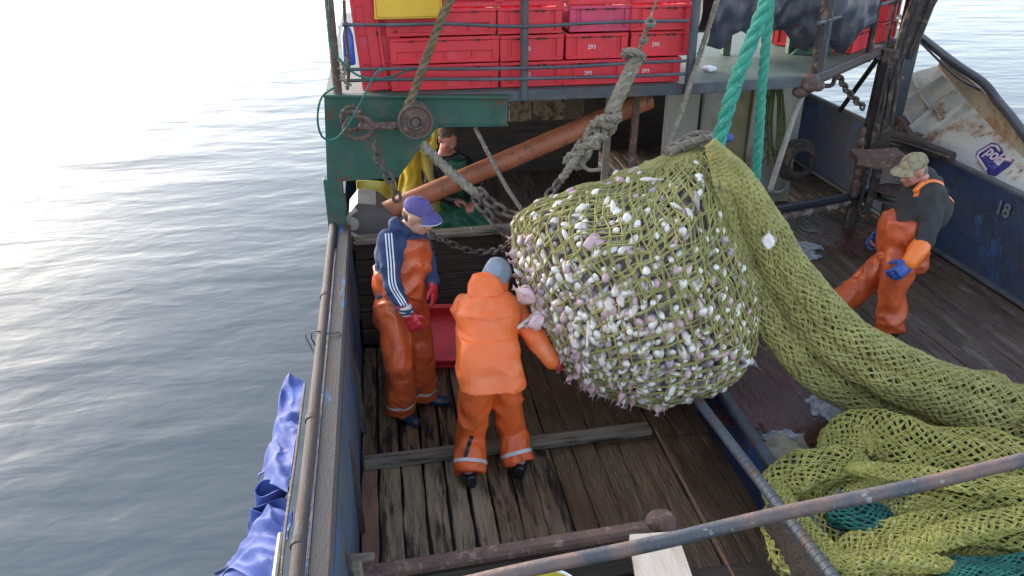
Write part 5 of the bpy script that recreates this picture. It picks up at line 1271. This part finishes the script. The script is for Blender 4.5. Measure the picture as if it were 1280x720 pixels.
def hand_mb(mb, wrist, d, nrm, thumb_side, s=1.0, curl=.5, fat=1.0):
    """d finger direction, nrm back-of-hand normal, thumb_side vector"""
    d = Vector(d).normalized(); nrm = Vector(nrm); nrm = (nrm - d * nrm.dot(d)).normalized(); sd_ = d.cross(nrm)
    if sd_.dot(Vector(thumb_side)) < 0: sd_ = -sd_
    w_ = Vector(wrist)
    loft(mb, [(w_ - d * .02 * s, sd_ * .030 * s * fat, nrm * .024 * s * fat), (w_ + d * .03 * s, sd_ * .040 * s * fat, nrm * .020 * s * fat), (w_ + d * .085 * s, sd_ * .044 * s * fat, nrm * .016 * s * fat), (w_ + d * .10 * s, sd_ * .040 * s * fat, nrm * .013 * s * fat)], 14)
    for k, (o_, L) in enumerate(((.031, .074), (.011, .083), (-.010, .078), (-.030, .062))):
        p = w_ + d * .088 * s + sd_ * o_ * s * fat; cur = d.copy(); dirs = []
        for seg in range(3):
            a = curl * (.45 + .25 * seg) + .06 * k; c_ = math.cos(a * (seg + 1) * .8); sn = math.sin(a * (seg + 1) * .8)
            dd = (d * c_ - nrm * sn + sd_ * o_ * 1.2).normalized(); q = p + dd * L * s * (.44, .32, .24)[seg]
            cap(mb, p, (.0105 - .001 * seg) * s * fat, q, (.0098 - .001 * seg) * s * fat, 8); p = q
    p = w_ + d * .020 * s + sd_ * .030 * s; dd = (d * .65 + sd_ * .75 - nrm * .25).normalized(); q = p + dd * .045 * s
    cap(mb, p, .014 * s * fat, q, .012 * s * fat, 8); dd = (d * .9 + sd_ * .25 - nrm * .35).normalized(); cap(mb, q, .012 * s * fat, q + dd * .035 * s, .0095 * s * fat, 8)
def glove(parent, wrist, elbow, d, nrm, th, mat, s=1.06, curl=.5, cuff=.07, name='glove', label=None):
    mb = MB(); hand_mb(mb, wrist, d, nrm, th, s, curl, 1.15)
    e = (Vector(elbow) - Vector(wrist)).normalized(); cap(mb, Vector(wrist), .036, Vector(wrist) + e * cuff, .047)
    me = fuse(mb, .0055, 2, (.0015, 30, 3)); o = put(name, me, mat, parent)
    if label: o['label'] = label
    return o
def head_mb(mb, c_, f, u, s=1.0):
    f = Vector(f).normalized(); u = Vector(u); u = (u - f * u.dot(f)).normalized(); l = u.cross(f)
    Rm = Matrix((f, l, u)).transposed(); P = lambda a, b, c2: Vector(c_) + (f * a + l * b + u * c2) * s
    mb.ell(P(-.012, 0, .025), (.096 * s, .076 * s, .092 * s), Rm)
    mb.ell(P(.022, 0, -.035), (.066 * s, .062 * s, .075 * s), Rm)
    mb.ell(P(.055, 0, -.078), (.030 * s, .030 * s, .026 * s), Rm)          # chin
    for q in (1, -1):
        mb.ell(P(.050, q * .036, -.028), (.032 * s, .026 * s, .026 * s), Rm)  # cheek
        mb.ell(P(.070, q * .026, .018), (.018 * s, .024 * s, .010 * s), Rm)   # brow
        mb.ell(P(-.008, q * .077, -.010), (.018 * s, .009 * s, .032 * s), Rm) # ear
        mb.ell(P(-.016, q * .084, .004), (.012 * s, .006 * s, .020 * s), Rm)
        mb.ell(P(.092, q * .010, -.036), (.010 * s, .009 * s, .009 * s), Rm, 6)   # nostril
    limb(mb, [P(.078, 0, .012), P(.096, 0, -.014), P(.104, 0, -.031)], [.009 * s, .011 * s, .013 * s])
    mb.ell(P(.078, 0, -.056), (.015 * s, .024 * s, .006 * s), Rm, 8); mb.ell(P(.076, 0, -.066), (.014 * s, .020 * s, .006 * s), Rm, 8)
    return P, Rm
def cap_hat(parent, P, Rm, mat, s=1.0, brim=.070, tilt=.016, name='cap', edge=None):
    mb = MB(); f, l, u = Rm.col[0], Rm.col[1], Rm.col[2]
    mb.ell(P(-.016, 0, .064), (.099 * s, .080 * s, .068 * s), Rm, 14)
    loft(mb, [(P(-.014, 0, .044), f * .098 * s, l * .080 * s), (P(-.014, 0, .062), f * .100 * s, l * .081 * s)])
    me = fuse(mb, .008, 3, (.002, 14, 8)); o = put(name, me, mat, parent)
    mb = MB()
    def bf(a, b):
        th = (a - .5) * 1.9; r0 = .092; r1 = .092 + brim * math.cos(th * .62) ** .6
        r_ = r0 + (r1 - r0) * b
        return P(-.014 + r_ * math.cos(th) * 1.06, r_ * .88 * math.sin(th), .058 - (tilt + .020 * (math.sin(th) ** 2)) * b - .006 * b * b)
    mb.grid(bf, 18, 6, thick=.005); v = mb.build('visor', mat, o)
    if edge:
        mb = MB(); mb.tube([bf(k / 18, 1.0) for k in range(19)], .0035, 6); mb.build('visor_edge', edge, o)
    mb = MB(); mb.ell(P(-.014, 0, .139 * s), (.009, .009, .006), Rm, 6); mb.build('button', mat, o)
    return o
def band(bvh, p, ax, w_, mat, name, parent, rmax=.155, lift=.004, arc=(0, 1), tiltv=0):
    """ring of tape round a limb, laid on the garment surface"""
    ax = Vector(ax).normalized(); a = ax.orthogonal().normalized(); b = ax.cross(a); V = []; n = 40
    for k in range(n + 1):
        th = 2 * math.pi * (arc[0] + (arc[1] - arc[0]) * k / n); d = a * math.cos(th) + b * math.sin(th)
        for s_ in (-1, 1):
            o0 = Vector(p) + ax * (w_ / 2 * s_ + tiltv * math.cos(th)); h = bvh.ray_cast(o0 + d * rmax, -d, rmax)
            V.append((h[0] if h[0] else o0 + d * .08) + d * lift)
    mb = MB(); mb.add(V, [(2 * k, 2 * k + 1, 2 * k + 3, 2 * k + 2) for k in range(n)]); return mb.build(name, mat, parent)
def ribbon(bvh, pts, side, w_, mat, name, parent, frm=None, lift=.003, n=40):
    """ribbon along pts laid on the surface; frm: direction the surface is seen from"""
    pts = resample(spline(pts), .012); V = []
    for i, p in enumerate(pts):
        t = (pts[min(i + 1, len(pts) - 1)] - pts[max(0, i - 1)]).normalized(); fd = Vector(frm(p) if callable(frm) else frm).normalized(); sd_ = t.cross(fd).normalized()
        for s_ in (-1, 1):
            q = p + sd_ * w_ / 2 * s_; h = bvh.ray_cast(q + fd * .35, -fd, .6); V.append((h[0] + fd * lift) if h[0] else q + fd * .06)
    mb = MB(); mb.add(V, [(2 * k, 2 * k + 1, 2 * k + 3, 2 * k + 2) for k in range(len(pts) - 1)]); return mb.build(name, mat, parent)
def bvh_of(o):
    M_ = parent_matrix(o); return BVHTree.FromPolygons([M_ @ v.co for v in o.data.vertices], [tuple(p.vertices) for p in o.data.polygons])
def torso_rings(J, w=1.0, d=1.0, upto=1.0, low=0.0):
    """J: pelvis, chest, neck, side vector pelvis, side vector shoulders, front vector"""
    out = []
    tab = [(-.10, .150, .115), (0, .168, .128), (.25, .160, .120), (.5, .165, .122), (.72, .185, .128), (.88, .180, .112), (1.0, .115, .085), (1.08, .06, .06)]
    pel, nk_ = J['pelvis'], J['neck']; mid = J.get('mid', (pel + nk_) / 2)
    for t, a, b in tab:
        if t > upto + 1e-6 or t < low: continue
        c_ = pel * ((1 - t) ** 2) + mid * (2 * t * (1 - t)) + nk_ * (t * t)
        sd_ = J['hipv'].lerp(J['shv'], max(0, min(1, t))).normalized(); tg = (nk_ - pel).normalized(); fr_ = sd_.cross(tg).normalized(); sd_ = tg.cross(fr_)
        out.append((c_, sd_ * a * w * J.get('k', 1), fr_ * b * d * J.get('k', 1)))
    return out
def body(parent, J, s=1.0, mat='skin', hand=None):
    mb = MB(); P, Rm = head_mb(mb, J['head'], J['face'], J['crown'], s)
    limb(mb, [P(-.02, 0, -.05), J['neck'] + (J['head'] - J['neck']) * .2, J['neck']], [.056, .056, .062])
    loft(mb, torso_rings(J, .88, .85)); 
    for a in 'LR':
        limb(mb, [J['sh' + a], J['el' + a], J['wr' + a]], [.054, .041, .029]); limb(mb, [J['hip' + a], J['kn' + a], J['an' + a]], [.085, .058, .042])
        an, toe = J['an' + a], J['toe' + a]; limb(mb, [an - Vector((0, 0, .03)), toe - (toe - an) * .25 - Vector((0, 0, .01))], [.042, .036])
        h = J['hand' + a]; hand_mb(mb, J['wr' + a], h[0], h[1], h[2], .95, h[3])
    o = put('body', fuse(mb, .0085, 3), mt[mat], parent)
    for q in (1, -1):
        m2 = MB(); m2.ell(P(.066, q * .027, .0), (.013, .016, .012), Rm, 8); m2.build('eye', mt['eye'], parent)
    return P, Rm
def trousers(parent, J, mat, r=(.118, .092, .088), top=.5, fold=(.010, 7, 1), w=1.08, d=1.10, hem=None, name='bib_trousers', low=-.1, extra=None):
    mb = MB(); loft(mb, torso_rings(J, w, d, top, low))
    for a in 'LR':
        an = J['an' + a] + Vector((0, 0, (hem or 0))); limb(mb, [J['hip' + a], J['kn' + a]], [r[0], r[1]])
        kn = J['kn' + a]; mid = kn.lerp(an, .55)
        loft(mb, [(kn + (kn - an).normalized() * .02, *ab(an - kn, r[1] * .95)), (mid, *ab(an - kn, r[2])), (an, *ab(an - kn, r[2] * 1.06))])
    if extra: extra(mb)
    return put(name, fuse(mb, .011, 3, fold), mt[mat], parent)
def ab(t, r):
    t = Vector(t).normalized(); a = t.cross(Vector((0, 1, 0)));
    if a.length < .1: a = t.cross(Vector((1, 0, 0)))
    a.normalize(); return a * r, t.cross(a) * r
def boot(parent, J, a, mat, s=1.0):
    an, toe = J['an' + a], J['toe' + a]; g = min(an.z, toe.z); fl = J['floor']; d = toe - an; d.z = 0; d.normalize(); sd_ = d.cross(Vector((0, 0, 1))); b = Vector((an.x, an.y, fl))
    mb = MB(); loft(mb, [(b - d * .07 + Vector((0, 0, .05)), sd_ * .038, Vector((0, 0, .048))), (b + d * .0 + Vector((0, 0, .055)), sd_ * .046, Vector((0, 0, .053))), (b + d * .10 + Vector((0, 0, .042)), sd_ * .050, Vector((0, 0, .040))), (b + d * .17 + Vector((0, 0, .035)), sd_ * .044, Vector((0, 0, .032))), (b + d * .205 + Vector((0, 0, .03)), sd_ * .022, Vector((0, 0, .022)))])
    cap(mb, b + Vector((0, 0, .07)), .05, an + (J['kn' + a] - an) * .35, .056); put('boot', fuse(mb, .009, 2), mt[mat], parent)

# ---------------------------------------------------------------- young man in the purple cap
def V_(*a): return Vector(a)
F0 = PZ(512, 520, 0)
p1 = empty('person', (F0.x, F0.y, 0), 'young man in purple cap, navy striped jacket and orange bib trousers, standing in the hold', 'person')
J = {}
J['floor'] = 0
J['anR'] = PZ(501, 508, .09); J['toeR'] = PZ(516, 526, .03); J['anL'] = PZ(528, 492, .09); J['toeL'] = PZ(552, 502, .03)
J['pelvis'] = PY(500, 376, 4.93); J['hipR'] = PY(491, 385, 4.85); J['hipL'] = PY(513, 383, 5.00)
J['knR'] = PY(498, 452, 4.72) ; J['knL'] = PY(526, 440, 4.96)
J['neck'] = PY(506, 287, 4.92); J['mid'] = PY(493, 335, 4.95)
J['shR'] = PY(485, 301, 4.82); J['shL'] = PY(526, 304, 5.03); J['elR'] = PY(490, 357, 4.72); J['wrR'] = PY(511, 394, 4.66); J['elL'] = PY(535, 335, 4.98); J['wrL'] = PY(541, 355, 4.84)
J['hipv'] = (J['hipR'] - J['hipL']); J['shv'] = (J['shR'] - J['shL']); 
J['head'] = PY(522, 271, 4.86); J['face'] = V_(.82, -.46, -.36); J['crown'] = V_(.3, -.15, 1)
J['handR'] = (V_(.45, -.15, -.9), V_(-.3, -1, .2), V_(1, 0, .3), .9); J['handL'] = (V_(.02, -.3, -1), V_(.9, -.3, .2), V_(0, -1, .2), .5)
P, Rm = body(p1, J)
cap_hat(p1, P, Rm, mt['purple'], edge=mt['lace'])
mb = MB(); mb.ell(P(-.045, 0, .0), (.060, .073, .055), Rm); put('hair', fuse(mb, .008, 2, (.002, 40, 2)), mt['hair'], p1)
mb = MB(); loft(mb, torso_rings(J, 1.0, 1.0))
for a in 'RL': limb(mb, [J['sh' + a], J['el' + a], J['wr' + a] + (J['el' + a] - J['wr' + a]) * .12], [.072, .059, .046])
tg_ = (J['head'] - J['neck']).normalized()
hb_ = J['neck'] - J['face'] * .05
for k in range(9):
    a = -2.3 + 4.6 * k / 8; side = J['shv'].normalized(); bk = -Vector((J['face'].x, J['face'].y, 0)).normalized()
    mb.ell(J['neck'] + V_(0, 0, .022 + .02 * math.cos(a)) + side * math.sin(a) * .075 + bk * (.065 * math.cos(a) - .005), (.040, .040, .040), n=7)
jk = put('jacket', fuse(mb, .0105, 3, (.009, 9, 4, (1, 1, 1.6))), mt['navy'], p1); bv = bvh_of(jk)
# three white sleeve stripes
axis_pts = [J['shR'] + V_(.0, 0, .05), J['shR'].lerp(J['elR'], .5), J['elR'], J['elR'].lerp(J['wrR'], .5), J['wrR'] + (J['elR'] - J['wrR']) * .32]
outd = (O - J['elR']).normalized() 
for k in (-1, 0, 1):
    sd_ = (J['elR'] - J['shR']).normalized().cross(outd).normalized()
    ribbon(bv, [q + sd_ * (.019 * k - .006) for q in axis_pts], None, .0085, mt['lace'], 'sleeve_stripe', p1, frm=outd, lift=.004)
def ex1(mb_):
    # seat of the trousers hangs out behind, bib stands off the chest
    mb_.ell(PY(479, 358, 4.93), (.075, .09, .13)); mb_.ell(PY(485, 392, 4.90), (.10, .10, .14))
    for t_ in (.6, .72, .84):
        r_ = torso_rings(J, 1, 1)
    fr_ = Vector((J['face'].x, J['face'].y, 0)).normalized(); sd_ = J['shv'].normalized()
    loft(mb_, [(PY(506, 372, 4.86), sd_ * .165, fr_ * .10), (PY(506, 340, 4.89) + fr_ * .03, sd_ * .15, fr_ * .11), (PY(509, 308, 4.90) + fr_ * .045, sd_ * .105, fr_ * .095), (PY(511, 298, 4.91) + fr_ * .05, sd_ * .095, fr_ * .085)])
tr = trousers(p1, J, 'orangedirty', (.115, .092, .098), .5, (.014, 6.5, 2, (1, 1, .8)), extra=ex1); tb = bvh_of(tr)
for q in 'RL': band(tb, J['an' + q].lerp(J['kn' + q], .22), J['kn' + q] - J['an' + q], .022, mt['reflect'], 'reflective_band', tr)
glove(p1, J['wrR'], J['elR'], *J['handR'][:3], mt['redglove'], 1.05, .9); glove(p1, J['wrL'], J['elL'], *J['handL'][:3], mt['redglove'], 1.05, .4)
mb = MB(); cap(mb, J['wrR'] + (J['elR'] - J['wrR']) * .10, .043, J['wrR'] + (J['elR'] - J['wrR']) * .24, .050); put('glove_lining', fuse(mb, .009, 2), mt['reflect'], p1)
mb = MB(); cap(mb, J['wrL'] + (J['elL'] - J['wrL']) * .2, .042, J['wrL'] + (J['elL'] - J['wrL']) * .5, .046); put('glove_lining', fuse(mb, .009, 2), mt['reflect'], p1)
for q in 'RL': boot(p1, J, q, 'bootblue')
mb = MB(); 

# ---------------------------------------------------------------- man in the orange hooded jacket, back to us
F0 = PZ(615, 590, 0)
p2 = empty('person', (F0.x, F0.y, 0), 'man seen from behind in orange hooded jacket and torn orange trousers, reaching to the net', 'person')
J = {'floor': 0}
J['anL'] = PZ(586, 588, .10); J['toeL'] = J['anL'] + V_(-.02, .17, -.07); J['anR'] = PZ(650, 576, .10); J['toeR'] = J['anR'] + V_(.05, .16, -.07)
J['pelvis'] = PY(612, 468, 4.28); J['hipL'] = PY(597, 480, 4.26); J['hipR'] = PY(630, 478, 4.27)
J['knL'] = PY(588, 545, 4.30); J['knR'] = PY(640, 537, 4.31)
J['neck'] = PY(612, 366, 4.56); J['mid'] = PY(608, 415, 4.38)
J['shL'] = PY(583, 386, 4.55); J['shR'] = PY(643, 388, 4.56); J['elR'] = PY(668, 420, 4.38); J['wrR'] = PY(690, 452, 4.30); J['elL'] = PY(590, 410, 4.75); J['wrL'] = PY(620, 415, 4.85)
J['hipv'] = (J['hipR'] - J['hipL']); J['shv'] = (J['shR'] - J['shL'])
J['head'] = PY(622, 346, 4.66); J['face'] = V_(.45, .80, -.35); J['crown'] = V_(.15, .35, 1)
J['handR'] = (V_(.8, .35, -.5), V_(0, -1, .3), V_(0, .3, 1), .8); J['handL'] = (V_(.8, .4, -.2), V_(0, 0, 1), V_(0, -1, 0), .6)
P, Rm = body(p2, J)
mb = MB(); mb.ell(P(-.02, 0, .018), (.108, .094, .112), Rm, 14); cap(mb, P(-.02, 0, -.02), .09, J['neck'], .085); put('grey_hood', fuse(mb, .010, 3, (.005, 9, 3)), mt['greyknit'], p2)
mb = MB(); loft(mb, torso_rings(J, 1.14, 1.15, 1.02, 0.0))
pel = J['pelvis']; sd_ = J['hipv'].normalized(); fr_ = Vector((-sd_.y, sd_.x, 0)).normalized()
loft(mb, [(J['mid'], sd_ * .185, fr_ * .15), (PY(611, 440, 4.31), sd_ * .195, fr_ * .16), (PY(612, 460, 4.27), sd_ * .205, fr_ * .17), (PY(613, 473, 4.25), sd_ * .213, fr_ * .178), (PY(613, 476, 4.245), sd_ * .214, fr_ * .178)], pw=.55)
for a in 'RL': limb(mb, [J['sh' + a], J['el' + a], J['wr' + a] + (J['el' + a] - J['wr' + a]) * .05], [.088, .072, .060])
cap(mb, J['shL'], .10, J['shR'], .10)
jk = put('jacket', fuse(mb, .0105, 2, (.009, 5, 6, (1, 1, 1.2))), mt['orangejacket'], p2); bv = bvh_of(jk)
# folded-down hood
mb = MB()
for k in range(13):
    a = 2 * math.pi * k / 13; c_ = J['neck'] + V_(.0, .02, .035); mb.ell(c_ + V_(.088 * math.cos(a), .080 * math.sin(a), .02 * math.sin(a)), (.040, .038, .045), n=7)
loft(mb, [(PY(608, 376, 4.49), V_(.085, 0, 0), V_(0, .03, 0)), (PY(608, 366, 4.49), V_(.12, 0, 0), V_(0, .06, 0)), (PY(606, 353, 4.53), V_(.105, 0, 0), V_(0, .055, 0)), (PY(603, 343, 4.56), V_(.06, 0, 0), V_(0, .035, 0))])
put('hood', fuse(mb, .0095, 3, (.006, 9, 2)), mt['orangejacket'], p2)
mb = MB(); 
ribbon(bv, [PY(583, 397, 4.4), PY(612, 401, 4.4), PY(640, 396, 4.4)], None, .006, mt['orange'], 'yoke_seam', jk, frm=(O - J['mid']), lift=.004)
tr = trousers(p2, J, 'orange', (.110, .092, .100), .35, (.013, 6.5, 9, (1, 1, .7)), hem=-.02, w=.98, d=.95); tb = bvh_of(tr)
for q, t_ in (('L', .22), ('R', .24)): band(tb, J['an' + q].lerp(J['kn' + q], t_), (J['kn' + q] - J['an' + q]) + V_(0, 0, 0), .024, mt['reflect'], 'reflective_band', tr)
kl = J['knL']; ribbon(tb, [PY(590, 545, kl.y - .05), PY(586, 556, kl.y - .05), PY(581, 572, kl.y - .05)], None, .026, mt['bootblack'], 'torn_slit', tr, frm=(O - kl), lift=.003)
glove(p2, J['wrR'], J['elR'], *J['handR'][:3], mt['redglove'], 1.05, .8); glove(p2, J['wrL'], J['elL'], *J['handL'][:3], mt['redglove'], 1.05, .6)
for q in 'RL': boot(p2, J, q, 'bootblack')

# ---------------------------------------------------------------- man in the khaki cap on the working deck
F0 = PZ(1105, 420, ZD)
p3 = empty('person', (F0.x, F0.y, ZD), 'man in khaki cap, charcoal sweater and orange bib trousers walking on the wet deck', 'person')
J = {'floor': ZD}
yc = F0.y
J['anL'] = PZ(1113, 412, ZD + .09); J['toeL'] = J['anL'] + V_(-.16, -.05, -.07); J['anR'] = PZ(1036, 392, ZD + .09); J['toeR'] = J['anR'] + V_(-.17, .0, -.05)
J['pelvis'] = PY(1124, 322, yc + .10); J['hipL'] = PY(1126, 326, yc + .0); J['hipR'] = PY(1118, 322, yc + .20)
J['knL'] = PY(1116, 368, yc - .02); J['knR'] = PY(1080, 354, yc + .28)
J['neck'] = PY(1160, 226, yc + .15); J['mid'] = PY(1146, 272, yc + .12)
J['shL'] = PY(1168, 246, yc + .0); J['shR'] = PY(1148, 240, yc + .34); J['elL'] = PY(1157, 298, yc - .12); J['wrL'] = PY(1136, 330, yc - .22); J['elR'] = PY(1128, 270, yc + .42); J['wrR'] = PY(1105, 292, yc + .40)
J['hipv'] = (J['hipR'] - J['hipL']); J['shv'] = (J['shR'] - J['shL'])
J['head'] = PY(1141, 214, yc + .12); J['face'] = V_(-.92, -.12, -.34); J['crown'] = V_(-.30, 0, 1)
J['handL'] = (V_(-.75, -.1, -.55), V_(-.2, -1, .3), V_(-.3, 0, 1), .9); J['handR'] = (V_(-.8, 0, -.6), V_(0, 1, 0), V_(0, 0, 1), .6)
P, Rm = body(p3, J, 1.0, 'skinred')
cap_hat(p3, P, Rm, mt['khaki'], 1.04)
mb = MB(); mb.ell(P(-.048, 0, -.004), (.058, .074, .055), Rm); put('hair', fuse(mb, .008, 2, (.002, 40, 2)), mt['hairgrey'], p3)
mb = MB(); loft(mb, torso_rings(J, 1.10, 1.30, 1.08, .2)); mb.ell(PY(1143, 278, yc + .12), (.09, .15, .12)); mb.ell(PY(1163, 262, yc + .15), (.15, .16, .17))
for a in 'RL': limb(mb, [J['sh' + a], J['el' + a], J['wr' + a].lerp(J['el' + a], .3)], [.088, .070, .056])
limb(mb, [J['neck'] + V_(0, 0, -.02), J['neck'] + V_(-.02, 0, .035)], [.075, .066])
sw = put('sweater', fuse(mb, .011, 3, (.009, 6, 11)), mt['darkwool'], p3); bv = bvh_of(sw)
def ex3(mb_):
    fr_ = V_(-1, 0, -.15).normalized()
    loft(mb_, [(PY(1124, 328, yc + .10), V_(0, .17, 0), V_(.135, 0, .02)), (PY(1125, 306, yc + .10), V_(0, .19, 0), V_(.135, 0, .02)), (PY(1125, 286, yc + .10), V_(0, .19, 0), V_(.115, 0, .02)), (PY(1124, 272, yc + .10), V_(0, .16, 0), V_(.080, 0, .02))])
    mb_.ell(PY(1140, 322, yc + .12), (.11, .15, .13))
tr = trousers(p3, J, 'orangedirty', (.118, .098, .098), .15, (.015, 6.5, 14, (1, 1, .8)), w=1.08, d=1.2, extra=ex3)
nk_ = J['neck']
for (yy, lab) in ((yc + .04, 'near'), (yc + .25, 'far')):
    ribbon(bv, [PY(1142, 252, yy) + V_(0, 0, .0), PY(1148, 240, yy) + V_(0, 0, .04), PY(1162, 232, yy) + V_(0, 0, .06), PY(1178, 236, yy) + V_(0, 0, .02)], None, .032, mt['brightorange'], 'shoulder_strap', tr, frm=V_(-.25, -.5, 1) if lab == 'near' else V_(-.2, .1, 1), lift=.006)
ribbon(bv, [PY(1178, 236, yc + .05), PY(1188, 262, yc + .08), PY(1186, 290, yc + .08)], None, .03, mt['brightorange'], 'shoulder_strap', tr, frm=V_(1, -.6, .35), lift=.006)
mb = MB(); cap(mb, PY(1144, 238, yc + .02), .018, PY(1152, 230, yc + .04), .02); put('collar_tab', fuse(mb, .006, 2), mt['brightorange'], p3)
mb = MB(); limb(mb, [J['wrL'].lerp(J['elL'], .08), J['wrL'].lerp(J['elL'], .65)], [.058, .072]); put('oilskin_cuff', fuse(mb, .009, 2, (.003, 10, 1)), mt['brightorange'], p3)
glove(p3, J['wrL'], J['elL'], *J['handL'][:3], mt['blueglove'], 1.15, .9, .03); glove(p3, J['wrR'], J['elR'], *J['handR'][:3], mt['blueglove'], 1.1, .5)
for q in 'RL': boot(p3, J, q, 'bootblack')

# ---------------------------------------------------------------- man in green behind the boom
yc = 6.95
p4 = empty('person', (PY(580, 300, yc).x, yc, ZD), 'man in green bib trousers and black jacket standing behind the orange pipe', 'person')
J = {'floor': ZD}
J['pelvis'] = PY(566, 262, yc + .05); J['hipR'] = J['pelvis'] + V_(-.08, -.05, -.04); J['hipL'] = J['pelvis'] + V_(.09, .03, -.04)
J['anR'] = V_(J['hipR'].x + .12, yc - .1, ZD + .09); J['anL'] = V_(J['hipL'].x + .25, yc + .0, ZD + .09); J['toeR'] = J['anR'] + V_(.12, -.12, -.07); J['toeL'] = J['anL'] + V_(.14, -.1, -.07)
J['knR'] = J['hipR'].lerp(J['anR'], .48) + V_(.09, -.06, 0); J['knL'] = J['hipL'].lerp(J['anL'], .48) + V_(.08, -.06, 0)
J['neck'] = PY(556, 192, yc); J['mid'] = PY(556, 225, yc + .04)
J['shR'] = PY(536, 203, yc - .04); J['shL'] = PY(580, 203, yc + .1); J['elR'] = PY(540, 238, yc - .2); J['wrR'] = PY(566, 250, yc - .32); J['elL'] = PY(596, 232, yc - .02); J['wrL'] = PY(590, 252, yc - .25)
J['hipv'] = (J['hipR'] - J['hipL']); J['shv'] = (J['shR'] - J['shL'])
J['head'] = PY(560, 173, yc - .03); J['face'] = V_(.35, -.85, -.30); J['crown'] = V_(.1, -.3, 1)
J['handR'] = (V_(1, -.2, -.2), V_(0, 0, 1), V_(0, -1, 0), .8); J['handL'] = (V_(-.3, -1, -.2), V_(0, 0, 1), V_(-1, 0, 0), .8)
P, Rm = body(p4, J, 1.0, 'skinred')
mb = MB(); mb.ell(P(-.022, 0, .045), (.098, .082, .085), Rm); put('hair', fuse(mb, .008, 2, (.002, 40, 2)), mt['hair'], p4)
mb = MB(); loft(mb, torso_rings(J, 1.05, 1.05))
for a in 'RL': limb(mb, [J['sh' + a], J['el' + a], J['wr' + a]], [.080, .064, .05])
put('jacket', fuse(mb, .012, 3, (.008, 6, 1)), mt['bootblack'], p4)
def ex4(mb_):
    sd_ = J['shv'].normalized(); loft(mb_, [(PY(566, 255, yc - .03), sd_ * .17, V_(0, .12, 0)), (PY(568, 225, yc - .06), sd_ * .14, V_(0, .10, 0)), (PY(570, 205, yc - .08), sd_ * .10, V_(0, .07, 0)), (PY(571, 200, yc - .08), sd_ * .09, V_(0, .06, 0))])
trousers(p4, J, 'greenskin', (.125, .105, .10), .4, (.010, 6, 4), extra=ex4)
for q in 'RL': boot(p4, J, q, 'bootblack')

# red crate standing in the hold between the two men
b_ = PZ(560, 452, 0)
t = crate('long', (b_.x + .06, b_.y + .10, .14), R(-8), 'red empty fish crate standing on the hold floor between the two men in orange', None, 'crate', (R(38), 0, R(-6)))
